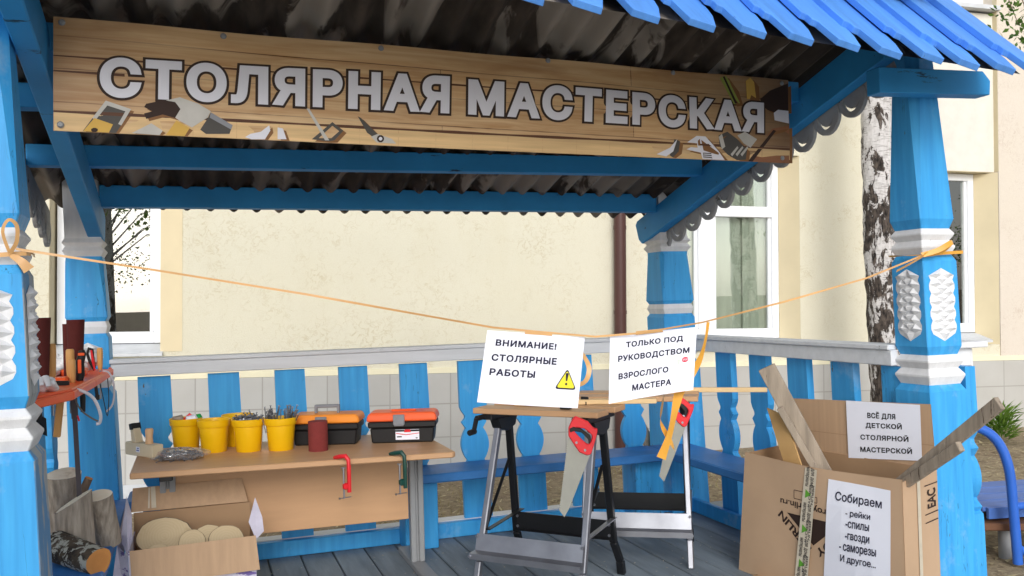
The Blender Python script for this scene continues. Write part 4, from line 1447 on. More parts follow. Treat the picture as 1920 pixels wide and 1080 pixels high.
for nm, dx, dy, mt, lab in (('brush_head', -.032, -.015, m_oldwood, 'brown round knob sticking out of the leftmost pail'), ('marker_cap', .005, -.02, m_red, 'red plastic cap leaning in the leftmost pail'), ('marker_cap', .046, -.01, m_dgreen, 'green plastic cap in the leftmost pail'), ('glue_tube', .026, -.035, m_paper, 'white round tube end lying in the leftmost pail')):
    mb = MB()
    p = Vector((-.05 + dx, 4.385 + dy, TZ + .12))
    if mt is m_red: mb.tube([p - Vector((.012, 0, 0)), p + Vector((-.004, 0, .02)), p + Vector((.018, 0, .042))], [.011, .012, .009], 12)
    else: mb.tube([p + Vector((-.02, 0, .012)), p + Vector((-.016, 0, .022)), p + Vector((.012, 0, .026)), p + Vector((.022, 0, .018))], [.008, .016, .016, .007], 12)
    tag(mb.build(nm, mt, smooth=True), lab, nm.replace('_', ' '))

# toolboxes
def toolbox(x, y, rz, lidm, up, label):
    t = thing('toolbox', label, 'toolbox', (x, y, TZ), rz, 'toolboxes on the desk')
    L, D, H = .150, .075, .098
    mb = MB()
    mb.box((0, 0, .035), (2 * L - .02, 2 * D - .02, .07), taper=1.055)
    mb.box((0, 0, .085), (2 * L + .012, 2 * D + .008, .030))
    mb.build('body', m_black, t, bevel=.006)
    mb = MB()
    o = [(-L - .010, -D - .008), (L + .010, -D - .008), (L + .010, D + .008), (-L - .010, D + .008)]
    zz = ((.1005, 1.0), (.112, 1.0), (.130, .975), (.140, .90))
    V = [(px * k, py * k, z) for z, k in zz for px, py in o]
    F = [(0, 3, 2, 1), (12, 13, 14, 15)]
    for i in range(3):
        for k in range(4): F.append((4 * i + k, 4 * i + (k + 1) % 4, 4 * i + 4 + (k + 1) % 4, 4 * i + 4 + k))
    mb.add(V, F)
    ld = mb.build('lid', lidm, t, bevel=.005)
    mb = MB(); mb.box((-.012, -D - .013, .108), (.052, .012, .048)); mb.box((-.012, -D - .014, .083), (.044, .008, .008)); mb.build('latch', m_gplastic, t, bevel=.003)
    mb = MB()
    if up:
        hw, hz = .052, .172
        for s1 in (-1, 1): mb.bar((s1 * hw, 0, .138), (s1 * hw, 0, hz), .012, .022, (0, 1, 0))
        mb.bar((-hw - .006, 0, hz), (hw + .006, 0, hz), .022, .014)
        mb.build('handle', m_gplastic, t, bevel=.003)
    else:
        mb.bar((-.055, -.006, .143), (.06, -.006, .143), .024, .010); mb.build('handle', lidm, t, bevel=.004)
        ff = quad((-.030, -.0718, .015), (.078, -.0718, .015), (.078, -.0748, .062), (-.030, -.0748, .062))
        mb = MB(); poly_on(mb, [(0, 0), (1, 0), (1, 1), (0, 1)], ff, .001); lb = mb.build('sticker', m_paper, t, fixn=False)
        mb = MB(); poly_on(mb, [(.0, .80), (1, .80), (1, .97), (0, .97)], ff, .0016); poly_on(mb, [(.06, .25), (.26, .25), (.26, .36), (.06, .36)], ff, .0016); poly_on(mb, [(.85, .10), (.93, .10), (.93, .2), (.85, .2)], ff, .0016)
        mb.build('sticker_print', m_inkblack, lb, fixn=False)
        mb = MB(); poly_on(mb, [(.02, .68), (.45, .52), (1, .66), (1, .60), (.45, .45), (.02, .61)], ff, .0017); poly_on(mb, [(.36, .74), (.66, .74), (.62, 1), (.40, 1)], ff, .0022)
        mb.build('sticker_stripe', m_redenamel, lb, fixn=False)
    return t
toolbox(.570, 4.250, R(-20), m_orange, True, 'black toolbox with light orange lid and raised grey handle')
toolbox(.905, 4.140, R(-19), m_redorange, False, 'black toolbox with red orange lid and white sticker on its front')

t = thing('sandpaper_roll', 'maroon roll of sandpaper standing in front of the toolbox with raised handle', 'sandpaper', (.500, 4.05, TZ))
mb = MB()
mb.lathe([(.042, 0), (.0425, .002), (.0425, .128), (.042, .13), (.012, .13), (.011, .125), (.011, .02)], n=28, close=True)
mb.build('roll', m_sand, t, smooth=True)

# bag of nails
t = thing('nail_bag', 'clear plastic bag of grey nails lying on the left end of the desk', 'bag', (-.075, 4.10, TZ), R(-12))
mb = MB()
for _ in range(240):
    a = rnd.uniform(0, 6.28); q = math.sqrt(rnd.random())
    x_, y_ = .085 * q * math.cos(a), .038 * q * math.sin(a)
    nail(mb, (x_, y_, .008 + (1 - q * q) * .034 * rnd.random()), (rnd.uniform(-1, 1), rnd.uniform(-.6, .6), rnd.uniform(-.2, .2)), rnd.uniform(.02, .035), .0017)
mb.build('nails', m_nail, t)['kind'] = 'stuff'
mb = MB()
def bag(s, u):
    a = 2 * math.pi * s; v = u * math.pi - math.pi / 2
    r1 = 1 + .10 * math.sin(5 * a + 3 * v) + .06 * math.sin(9 * a)
    x_ = .115 * math.cos(v) * math.cos(a) * r1; y_ = .055 * math.cos(v) * math.sin(a) * r1
    z_ = max(.001, .024 + .026 * math.sin(v) * (1 + .15 * math.sin(7 * a)))
    if x_ < -.08: z_ = .001 + (z_ - .001) * .35
    return (x_, y_, z_)
mb.grid(bag, 28, 10)
mb.build('plastic_film', m_film, t, smooth=True, fixn=False)

# wooden hand plane
t = thing('hand_plane', 'pale wooden hand plane with black iron standing on the left end of the desk', 'hand plane', (-.225, 4.30, TZ), R(-58))
mb = MB(); mb.bb((-.115, -.026, 0), (.115, .026, .056)); mb.build('body', m_beech, t, bevel=.003)
mb = MB(); mb.prism([(-.075, .056), (-.035, .056), (-.058, .118), (-.082, .112)], lambda u, v, w: (u, -.018 + w, v), .036); mb.build('wedge', m_beech, t, bevel=.003)
mb = MB(); mb.prism([(-.080, .110), (-.086, .135), (-.066, .140), (-.058, .112)], lambda u, v, w: (u, -.022 + w, v), .044); mb.build('iron', m_black, t)
mb = MB(); mb.tube([(.045, 0, .054), (.045, 0, .085), (.047, 0, .115), (.047, 0, .122)], [.017, .015, .018, .014], 14); mb.build('knob', mat("pinkish beech knob", '#dcb48c', .55, .05), t, smooth=True)
ff = quad((-.02, -.0262, .018), (.012, -.0262, .018), (.012, -.0262, .042), (-.02, -.0262, .042))
mb = MB(); poly_on(mb, [(0, 0), (1, 0), (1, 1), (0, 1)], ff, .0006); lb = mb.build('sticker', m_paper, t, fixn=False)
mb = MB(); poly_on(mb, [(.15, .2), (.85, .2), (.85, .45), (.15, .45)], ff, .001); poly_on(mb, [(.3, .6), (.8, .6), (.8, .8), (.3, .8)], ff, .001); mb.build('sticker_print', mat("blue ink", '#5a6ca8', .7, .02, bump=0), lb, fixn=False)

# clamps on the desk edge
def clamp(x, y, mt, label, flip=1):
    t = thing('clamp', label, 'clamp', (x, y, TZ), R(14), 'clamps on the desk edge')
    mb = MB()
    mb.tube([(-.018, .040, .006), (-.012, .0, .014), (.004, -.022, .018), (.012, -.034, .002), (.012, -.036, -.05), (.012, -.036, -.125)], [.007, .010, .010, .009, .007, .007], 8)
    mb.bar((.012, -.036, -.02), (.012, -.036, -.13), .014, .010, (0, 1, 0))
    mb.build('frame', mt, t, smooth=True)
    mb = MB(); mb.box((.004, -.028, -.105), (.030, .024, .026)); mb.build('jaw', mt, t, bevel=.005)
    mb = MB(); mb.tube([(-.006, -.024, -.027), (-.006, -.024, -.155)], .0042, 8); mb.tube([(-.006, -.024, -.027), (-.006, -.024, -.032)], .010, 10); mb.build('screw', m_chrome, t, smooth=True)
    mb = MB(); mb.tube([(-.024, -.024, -.152), (.022, -.03, -.150)], .0022, 6); mb.tube([(-.024, -.024, -.152), (-.028, -.024, -.152)], .005, 6); mb.build('tommy_bar', m_chrome, t)
clamp(.560, 3.755, m_redenamel, 'red clamp gripping the front edge of the desk')
clamp(.788, 3.730, m_green, 'dark green clamp gripping the front edge of the desk near its right leg')

# ------------------------------------------------------------------ folding workbenches
def workbench(loc, rz, label, extra):
    t = thing('workbench', label, 'workbench', loc, rz, 'folding workbenches')
    H = .75
    hl = .290
    for k, (y0, y1) in enumerate(((-.14, -.02), (.045, .165))):
        mb = MB(); mb.bb((-hl, y0, H - .024), (hl, y1, H)); mb.build('jaw', m_ply, t, bevel=.003)
    for s1 in (-1, 1):
        x_ = s1 * .225
        mb = MB(); mb.bb((x_ - .022, -.13, H - .050), (x_ + .022, .15, H - .026))
        mb.prism([(-.075, H - .05), (.105, H - .05), (.085, H - .095), (.02, H - .115), (-.05, H - .095)], lambda u, v, w: (x_ - .022 + w, u, v), .044)
        mb.build('bracket', m_bmetal, t, bevel=.003)
        mb = MB(); mb.bar((x_ - .002, -.03, H - .09), (x_ - s1 * .0 + s1 * .012, -.205, .12), .030, .026, (1, 0, 0)); mb.bar((x_ + s1 * .012, -.205, .12), (x_ + s1 * .014, -.238, .0), .030, .026, (1, 0, 0))
        mb.build('leg', m_chrome, t, bevel=.004)
        mb = MB(); mb.bar((x_ + .006, .05, H - .09), (x_ + s1 * .012 - .02, .165, .155), .026, .030, (1, 0, 0)); mb.bar((x_ + s1 * .012 - .02, .165, .155), (x_ + s1 * .02 - .02, .215, .06), .026, .030, (1, 0, 0)); mb.bar((x_ + s1 * .02 - .02, .215, .06), (x_ + s1 * .02 - .02, .228, .0), .028, .034, (1, 0, 0))
        mb.build('leg', m_bmetal, t, bevel=.003)
        mb = MB(); mb.bar((x_ - .012, .075, .50), (x_ - .002, -.165, .245), .004, .014, (1, 0, 0)); mb.build('brace', m_bmetal, t)
        mb = MB(); mb.bar((x_ + .012, -.172, .245), (x_ + .008, .150, .265), .004, .022, (1, 0, 0)); mb.build('strut', m_bmetal if s1 < 0 else m_chrome, t)
        if s1 > 0: continue
        mb = MB(); c = (x_ - .03, -.145, H - .040)
        mb.tube([(c[0], -.10, c[2]), (c[0], -.165, c[2])], .012, 10); mb.bar((c[0], -.168, c[2]), (c[0] - .012, -.172, c[2] - .055), .014, .016, (0, 1, 0)); mb.tube([(c[0] - .012, -.165, c[2] - .055), (c[0] - .014, -.205, c[2] - .057)], .0125, 12)
        mb.build('crank', m_black, t, smooth=True)
    mb = MB(); mb.add([(-.245, -.205, .235), (.245, -.205, .235), (.245, -.225, .170), (-.245, -.225, .170), (.252, -.262, .165), (-.252, -.262, .165), (.252, -.262, .140), (-.252, -.262, .140)],
                      [(3, 2, 1, 0), (5, 4, 2, 3), (7, 6, 4, 5)])
    mb.build('step_plate', m_chrome, t)
    mb = MB(); mb.bb((-.24, .135, .172), (.22, .141, .252)); mb.bb((-.24, .118, .172), (.22, .135, .176)); mb.build('rear_plate', m_bmetal, t)
    for (bx, by, bz) in ((-.240, -.212, .225), (.240, -.212, .225), (-.250, -.262, .153), (.250, -.262, .153), (-.232, .132, .235), (-.232, .132, .19), (.213, .132, .235), (.213, .132, .19)):
        mb = MB(); mb.tube([(bx, by, bz), (bx, by - .006, bz)], .006, 8); mb.build('bolt', m_chrome, t, smooth=True)
    for (px, py) in extra:
        mb = MB(); mb.box((px, py, H + .008), (.045, .03, .016)); mb.box((px + .004, py + .008, H + .024), (.035, .012, .018)); mb.build('peg', m_black, t, bevel=.003)
    return t
workbench((1.413, 3.598, 0), R(-48), 'folding workbench with steel front legs and crank, nearest the two paper signs', ((.12, -.07), (.12, .105)))
workbench((1.965, 3.850, 0), R(-32), 'folding workbench standing farther back near the corner bench', ((-.10, -.05), (-.06, .08)))

# handsaws: outlines traced in zoomed units, 1 unit = k metres
def saw(loc, rz, k, handle, hole, blade, teeth, rivets, grip, label):
    t = thing('handsaw', label, 'handsaw', loc, rz, 'red handled saws')
    g = lambda y0: (lambda u, v, w: (u * k, y0 + w, -v * k))
    mb = MB()
    P = list(blade)
    a, b2 = teeth
    n = 34
    row = []
    for i in range(n):
        p = (a[0] + (b2[0] - a[0]) * i / n, a[1] + (b2[1] - a[1]) * i / n)
        nx_, ny_ = -(b2[1] - a[1]), (b2[0] - a[0]); L = math.hypot(nx_, ny_)
        row += [p, (p[0] + (b2[0] - a[0]) / n * .5 + nx_ / L * 6, p[1] + (b2[1] - a[1]) / n * .5 + ny_ / L * 6)]
    mb.prism(row + P, g(-.0008), .0016)
    mb.build('blade', m_blade, t)
    mb = MB(); mb.ring(handle, hole, g(-.010), .020)
    h = mb.build('handle', m_red, t, bevel=.003)
    for (u, v) in rivets:
        mb = MB(); mb.tube([(u * k, -.010, -v * k), (u * k, -.013, -v * k)], .005, 8); mb.build('rivet', m_chrome, h, smooth=True)
    mb = MB(); mb.prism(grip, g(-.0125), .025); mb.build('grip', m_black, h, bevel=.002)
K1 = 3.52 / 1690 / 3.374
o1 = (776, 67)
S = lambda L: [(a - 776, b2 - 67) for a, b2 in L]
saw((1.405, 3.25, .742), R(-18), K1,
    S([(755, 55), (835, 92), (870, 135), (895, 140), (888, 180), (866, 250), (848, 300), (822, 306), (775, 285), (740, 232), (709, 182), (711, 128), (735, 78)]),
    S([(765, 128), (812, 138), (850, 172), (858, 184), (856, 200), (848, 222), (835, 238), (820, 230), (800, 212), (778, 190), (752, 160), (746, 146), (750, 132)]),
    S([(668, 692), (700, 640), (845, 300), (775, 280), (712, 190)]), (S([(708, 200)])[0], S([(640, 652)])[0]),
    S([(757, 222), (810, 272)]), S([(714, 134), (740, 122), (790, 136), (846, 180), (852, 214), (838, 236), (832, 205), (790, 160), (744, 150), (720, 158)]),
    'red handled saw hanging from the right end of the nearer workbench')
K2 = 3.98 / 1690 / 3.857
S = lambda L: [(a - 405, b2 - 309) for a, b2 in L]
saw((2.026, 3.50, .725), R(-28), K2,
    S([(362, 235), (405, 268), (440, 302), (467, 300), (460, 340), (432, 405), (408, 458), (385, 464), (348, 432), (312, 382), (312, 350), (330, 310), (346, 275)]),
    S([(362, 290), (385, 305), (412, 325), (425, 345), (422, 362), (414, 378), (404, 394), (392, 392), (372, 372), (350, 352), (340, 340), (342, 325), (350, 305)]),
    S([(236, 858), (262, 800), (402, 462), (345, 430), (300, 405)]), (S([(300, 405)])[0], S([(206, 822)])[0]),
    S([(328, 382), (380, 430)]), S([(350, 300), (362, 284), (392, 300), (418, 328), (410, 385), (398, 392), (396, 350), (372, 320)]),
    'red handled saw hanging on the farther workbench behind the ribbon end')

t = MB(); t.bar((2.02, 3.86, .764), (2.60, 3.72, .742), .030, .022)
tag(t.build('wood_batten', m_pine, bevel=.002), 'pale pine batten lying across the farther workbench and sticking out right', 'batten')
t = MB(); t.bar((1.30, 3.70, .763), (1.86, 3.46, .760), .050, .020)
tag(t.build('wood_batten', m_pine, bevel=.002), 'short pine batten lying on the nearer workbench under the right paper sign', 'batten')
t = MB(); t.prism([(2.405, .57), (2.43, .56), (2.56, .30), (2.55, -.3), (2.49, -.3), (2.475, .32)], lambda u, v, w: (u, 4.74 + w, v), .03)
tag(t.build('plank', m_oldwood, bevel=.003), 'dark weathered plank leaning outside the back railing', 'plank')

# ------------------------------------------------------------------ big carton with notices and planks
FL, FRp, RB, BL = Vector((2.183, 3.289, 0)), Vector((2.325, 2.547, 0)), Vector((2.60, 2.665, 0)), Vector((2.458, 3.407, 0))
HB = .532
FLb = Vector((2.226, 3.43, 0))      # the crushed carton is wider at its foot
bx = thing('cardboard_box', 'big open brown carton of wood scraps with two printed notices', 'box')
def panel(mb, A, B, z0, z1, th=.006, zb0=None, zb1=None, bow=0.):
    A = Vector(A); B = Vector(B); n = Vector(((B - A).y, -(B - A).x, 0)).normalized() * th
    N = 8
    for i in range(N):
        s0, s1 = i / N, (i + 1) / N
        p, q = A.lerp(B, s0), A.lerp(B, s1)
        w0, w1 = bow * math.sin(math.pi * s0), bow * math.sin(math.pi * s1)
        za, zb = z1 + (0 if zb1 is None else (zb1 - z1) * s0), z1 + (0 if zb1 is None else (zb1 - z1) * s1)
        mb.add([(p.x, p.y, z0), (q.x, q.y, z0), (q.x, q.y, zb - w1), (p.x, p.y, za - w0), (p.x + n.x, p.y + n.y, z0), (q.x + n.x, q.y + n.y, z0), (q.x + n.x, q.y + n.y, zb - w1), (p.x + n.x, p.y + n.y, za - w0)],
               [(0, 1, 2, 3), (4, 7, 6, 5), (3, 2, 6, 7), (0, 4, 5, 1)])
def onbox(s, z, off=0.):   # front panel, s along its width
    p = FLb.lerp(FL, min(z / HB, 1)).lerp(FRp, s); n = Vector((FRp.y - FL.y, -(FRp.x - FL.x), 0)).normalized()
    dent = .006 * math.sin(s * 7 + z * 9) * math.sin(math.pi * s)
    return Vector((p.x, p.y, z)) + n * (off + dent)
def fr_(s, t, off=0.): return onbox(s, t * (HB + .006 - .012 * math.sin(math.pi * s)), off)
mb = MB(); mb.grid(lambda s, u: fr_(s, u, 0), 14, 8); mb.grid(lambda s, u: fr_(s, u, -.006), 14, 8)
mb.build('front_panel', m_card, bx, fixn=False, smooth=True)
mb = MB(); panel(mb, FRp + Vector((.006, .002, 0)), RB, .0, HB - .004, -.006, zb1=HB + .01); mb.build('side_panel', m_card, bx)
sq_ = quad((BL.x + .02, BL.y + .08, 0), FLb + Vector((.004, .004, 0)), FL + Vector((.004, .004, HB)), BL + Vector((0, 0, HB)))
mb = MB(); mb.grid(lambda s, u: sq_(s, u), 4, 4); mb.grid(lambda s, u: sq_(s, u, -.006), 4, 4); mb.build('side_panel', m_cardin, bx, fixn=False)
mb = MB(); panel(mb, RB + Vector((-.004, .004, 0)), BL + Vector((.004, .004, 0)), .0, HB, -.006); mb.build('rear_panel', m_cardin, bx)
mb = MB()
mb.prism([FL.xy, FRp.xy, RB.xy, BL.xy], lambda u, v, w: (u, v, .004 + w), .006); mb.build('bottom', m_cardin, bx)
fq = quad(BL + Vector((.004, .003, HB)), RB + Vector((-.004, .003, HB)), (2.597, 2.685, .772), (2.470, 3.345, .742))
mb = MB(); mb.grid(lambda s, u: fq(s, u, 0), 6, 4); mb.grid(lambda s, u: fq(s, u, -.006), 6, 4)
mb.build('flap', m_cardv, bx, fixn=False)
mb = MB(); poly_on(mb, [(.46, .42), (.463, .42), (.463, .99), (.46, .99)], fq, .0008); poly_on(mb, [(0, .36), (1, .36), (1, .37), (0, .37)], fq, .0008); mb.build('crease', m_cardin, bx, fixn=False)
def fs(x): return (3.289 - x) / (3.289 - 2.547)
# notice on the front panel
def pf(s, t, off=0.):
    zz = (.10 + .035 * s) * (1 - t) + .494 * t
    yy = (2.875 + (2.598 - 2.875) * s) * (1 - t) + (2.851 + (2.589 - 2.851) * s) * t
    return onbox(fs(yy), zz, off)
mb = MB(); mb.grid(lambda s, u: pf(s, u, .004), 4, 4); nt = mb.build('notice', m_paper, bx, fixn=False)
nt['label'] = 'white list of wanted materials taped to the front'
mb = MB()
for body, s0, s1, z0, z1 in (('Собираем', .14, .87, .805, .895), ('- рейки', .32, .70, .67, .735), ('-спилы', .33, .69, .555, .62), ('-гвозди', .33, .70, .435, .50), ('- саморезы', .24, .80, .315, .385), ('И другое...', .26, .80, .20, .27)):
    text_on(mb, body, pf, s0, z0, s1, z1, .018, .0055, 1.0)
mb.build('lettering', m_ink, nt, fixn=False)
# notice on the raised flap
pf2 = quad((2.526, 3.053, .522), (2.589, 2.72, .556), (2.589, 2.72, .768), (2.525, 3.056, .757))
mb = MB(); mb.grid(lambda s, u: pf2(s, u, .006), 4, 4); nt2 = mb.build('notice', m_paper, bx, fixn=False)
nt2['label'] = 'white four line title sheet taped to the raised flap'
mb = MB()
for body, s0, s1, z0, z1 in (('ВСЁ ДЛЯ', .30, .68, .715, .835), ('ДЕТСКОЙ', .27, .76, .545, .655), ('СТОЛЯРНОЙ', .19, .84, .33, .445), ('МАСТЕРСКОЙ', .18, .88, .115, .23)):
    text_on(mb, body, pf2, s0, z0, s1, z1, .030, .0075, 1.08)
mb.build('lettering', m_inkblack, nt2, fixn=False)
# tape and print
mb = MB(); poly_on(mb, [(0, 0), (1, 0), (1, 1), (0, 1)], quad(onbox(fs(3.005), .0), onbox(fs(2.948), .0), onbox(fs(2.905), .520), onbox(fs(2.962), .522)), .0028)
tp = mb.build('packing_tape', m_tape, bx, fixn=False)
tq = quad(onbox(fs(3.005), .0), onbox(fs(2.948), .0), onbox(fs(2.905), .520), onbox(fs(2.962), .522))
m_tgreen = mat("green tape print", '#5c9c34', .5, .05, bump=0)
mb = MB()
for z in (.80, .52, .24): poly_on(mb, [(.22, z - .035), (.70, z), (.22, z + .035)], tq, .0034)
mb.build('tape_emblem', m_tgreen, tp, fixn=False)
mb = MB()
rnd = random.Random(12)
def tape_text(z, body, s0, s1):
    vs, fs_ = text_geo(body, .02, 1.0)
    mb.add([tq(s0 + (s1 - s0) * y, z + .15 * (1 - x), .0036) for x, y, _ in vs], fs_)
for z in (.86, .58, .30, .06):
    tape_text(z, 'материалы', .16, .40); tape_text(z - .005, 'для дома', .56, .80)
for z in (.80, .52, .24):
    tape_text(z - .075, 'LEROY', .52, .70); tape_text(z - .075, 'MERLIN', .74, .92)
mb.build('tape_lettering', m_dkgrey, tp, fixn=False)
mb = MB(); ff = lambda s, u, o: onbox(s, u, o)
A_, B_, C_ = (fs(3.055), .318), (fs(2.80), .325), (fs(2.925), .212)
poly_on(mb, [A_, B_, C_], ff, .0012)
# arrows, recycle and url printed upside down
def line(a, b2, wd):
    d = Vector((b2[0] - a[0], (b2[1] - a[1]))); n = Vector((-d.y, d.x)).normalized() * wd
    poly_on(mb, [(a[0] + n.x * 1.3, a[1] + n.y), (b2[0] + n.x * 1.3, b2[1] + n.y), (b2[0] - n.x * 1.3, b2[1] - n.y), (a[0] - n.x * 1.3, a[1] - n.y)], ff, .0012)
text_on(mb, 'www.leroymerlin.ru', ff, fs(3.09), .345, fs(2.72), .372, .02, .0014, 1.0, flip=True)
for q in ((3.02, .385, 2.955, .42), (2.92, .388, 2.905, .41)):
    a, b2, c, d = fs(q[0]), q[1], fs(q[2]), q[3]
    line((a, b2), (c, b2), .0012); line((a, d), (c, d), .0012); line((a, b2), (a, d), .0012); line((c, b2), (c, d), .0012)
def slant(body, p, q, h):
    vs, fs_ = text_geo(body, .035, 1.0)
    L = FL.length and (FRp - FL).length
    px, py = p[0] * L, p[1]; qx, qy = q[0] * L, q[1]
    dx, dy = qx - px, qy - py; l = math.hypot(dx, dy); nx2, ny2 = -dy / l, dx / l
    mb.add([ff((px + dx * x + nx2 * h * y) / L, py + dy * x + ny2 * h * y, .0014) for x, y, _ in vs], fs_)
slant('MERLIN', (C_[0] - .01, C_[1] - .012), (A_[0] - .035, A_[1] + .004), .034)
slant('LEROY', (B_[0] + .03, B_[1] - .006), (C_[0] + .012, C_[1] - .016), .034)
mb.build('printed_emblem', m_inkbrown, bx, fixn=False)
mb = MB()
sq = quad(FRp + Vector((.006, .002, 0)), RB, RB + Vector((0, 0, .5)), FRp + Vector((.006, .002, .5)))
poly_on(mb, [(.38, 0), (.47, 0), (.47, 1.04), (.38, 1.04)], sq, .003); mb.build('packing_tape', m_tape, bx, fixn=False)
mb = MB()
vs, fs_ = text_geo('EAC', .03, 1.0)
mb.add([sq(.66 + .26 * (1 - y), .80 + .14 * x, .002) for x, y, _ in vs], fs_)
for a, b2 in (((.60, .76), (.98, .76)), ((.60, .97), (.98, .97)), ((.60, .70), (.98, .70))):
    poly_on(mb, [(a[0], a[1]), (b2[0], b2[1]), (b2[0], b2[1] + .008), (a[0], a[1] + .008)], sq, .002)
mb.build('printed_mark', m_inkbrown, bx, fixn=False)

t = MB(); t.bar((2.206, 3.15, .905), (2.50, 2.985, .21), .070, .022, (.6, .8, .2))
tag(t.build('plank', m_oldwood, bevel=.002), 'weathered grey plank with a nail hole standing at the left of the carton', 'plank')
t = MB(); t.bar((2.235, 3.11, .74), (2.50, 2.94, .14), .026, .018, (.6, .8, .2))
tag(t.build('plank', m_oldwood, bevel=.002), 'thin weathered strip leaning beside the tall plank in the carton', 'plank')
t = MB(); t.add([(2.250, 3.219, .727), (2.268, 3.125, .703), (2.300, 2.961, .30), (2.282, 3.055, .295), (2.258, 3.222, .727), (2.276, 3.128, .703), (2.308, 2.964, .30), (2.290, 3.058, .295)], [(0, 1, 2, 3), (4, 7, 6, 5), (0, 4, 5, 1), (1, 5, 6, 2), (2, 6, 7, 3), (3, 7, 4, 0)])
tag(t.build('fibreboard_offcut', m_fibre), 'tan fibreboard offcut standing in the left of the carton', 'board')
t = MB(); t.bar((2.372, 2.165, .842), (2.385, 2.87, .315), .018, .044, (0, .6, .8))
tag(t.build('plank', m_oldwood, bevel=.002), 'long weathered slat leaning out over the right side of the carton', 'plank')
t = MB(); t.bar((2.345, 2.30, .690), (2.400, 2.87, .335), .022, .034, (0, .6, .8))
tag(t.build('plank', m_oldwood, bevel=.002), 'shorter weathered slat leaning below the long slat of the carton', 'plank')

# ------------------------------------------------------------------ small carton with wood slices
sbx = thing('cardboard_box', 'open lilac printed carton with brown flaps holding wood slices under the desk', 'box')
x0, x1, y0, y1, hz = -.255, .205, 3.68, 4.02, .305
mb = MB(); mb.bb((x0, y0, 0), (x1, y0 + .005, hz)); mb.build('front_panel', m_lilac, sbx)
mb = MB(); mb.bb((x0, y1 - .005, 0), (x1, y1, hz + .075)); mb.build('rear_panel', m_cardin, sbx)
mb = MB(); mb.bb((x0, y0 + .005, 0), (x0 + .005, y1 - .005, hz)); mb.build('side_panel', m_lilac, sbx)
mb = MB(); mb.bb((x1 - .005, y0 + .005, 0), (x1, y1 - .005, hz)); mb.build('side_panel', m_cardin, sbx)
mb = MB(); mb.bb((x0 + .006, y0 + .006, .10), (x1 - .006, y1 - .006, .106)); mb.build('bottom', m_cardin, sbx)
fq = quad((x0 + .012, y0 - .016, hz - .125), (x1 + .012, y0 - .016, hz - .118), (x1, y0 - .002, hz + .012), (x0 + .005, y0 - .002, hz + .004), bulge=.006)
mb = MB(); mb.grid(lambda s, u: fq(s, u), 10, 3); mb.grid(lambda s, u: fq(s, u, .004), 10, 3); mb.build('flap', m_cardv, sbx, fixn=False)
fq = quad((x0 - .01, y1 + .002, hz + .077), (x1 - .01, y1 + .002, hz + .077), (x1 - .03, y1 + .055, hz + .17), (x0 - .005, y1 + .06, hz + .165))
mb = MB(); mb.grid(lambda s, u: fq(s, u), 6, 3); mb.build('flap', m_cardv, sbx, fixn=False)
mb = MB(); poly_on(mb, [(.14, .1), (.155, .1), (.155, .95), (.14, .95)], fq, .002); poly_on(mb, [(.17, .1), (.21, .1), (.20, .98), (.16, .98)], fq, .0018); mb.build('tape_scrap', m_tape, sbx, fixn=False)
# side flaps: crumpled lilac outside
def crumple(poly, name):
    mb = MB(); mb.add(poly, [(0, 1, 2), (0, 2, 3), (0, 3, 4)]); return mb.build(name, m_lilac, sbx, fixn=False)
crumple([(x1 + .002, y0 + .02, hz - .01), (x1 + .034, y0 + .04, hz + .015), (x1 + .032, y0 + .09, hz + .06), (x1 + .010, y0 + .16, hz + .128), (x1 - .022, y0 + .07, hz + .05)], 'flap')
crumple([(x0 - .002, y0 + .01, hz - .02), (x0 + .012, y0 + .06, hz + .03), (x0 + .002, y0 + .20, hz + .10), (x0 - .020, y0 + .26, hz + .16), (x0 - .035, y0 + .12, hz + .02)], 'flap')
mb = MB()
mb.add([(x0 - .002, y0, 0), (x0 - .085, y0 - .03, .0), (x0 - .045, y0 + .10, hz + .01), (x0 - .002, y0 + .01, hz - .02), (x0 - .05, y1, 0), (x0 - .02, y0 + .26, hz + .15)], [(0, 1, 2, 3), (1, 4, 5, 2)])
mb.build('side_flap', m_lilac, sbx, fixn=False)
# slices
def wood_slice(c, rx, rz_, tilt, label, turn=0., barky=False):
    t = thing('wood_slice', label, 'wood slice', c, turn, 'wood slices in the small carton')
    t.rotation_euler = (tilt, 0, turn)
    rnd = random.Random(int(rx * 9999))
    n = 28
    o = [(rx * (1 + rnd.uniform(-.03, .03)) * math.cos(2 * math.pi * k / n), rz_ * (1 + rnd.uniform(-.03, .03)) * math.sin(2 * math.pi * k / n)) for k in range(n)]
    mb = MB(); mb.prism(o, lambda u, v, w: (u, w, v), .014); mb.build('face', m_slice, t)
    mb = MB(); mb.ring([(a * 1.035, b2 * 1.035) for a, b2 in o], [(a * 1.002, b2 * 1.002) for a, b2 in o], lambda u, v, w: (u, .002 + w, v), .013); mb.build('bark', m_barkd, t)
wood_slice((-.135, 3.88, .305), .105, .072, R(-22), 'largest oval wood slice leaning in the small carton', R(-8))
wood_slice((-.030, 3.80, .288), .050, .052, R(-38), 'small round wood slice right of the largest oval slice')
wood_slice((.034, 3.82, .294), .058, .056, R(-40), 'spotted wood slice standing between two others in the carton', R(6))
wood_slice((.098, 3.79, .290), .066, .058, R(-40), 'rightmost pale wood slice in the small carton', R(4))
wood_slice((-.155, 3.72, .272), .052, .050, R(-50), 'low wood slice peeking over the carton front at left')

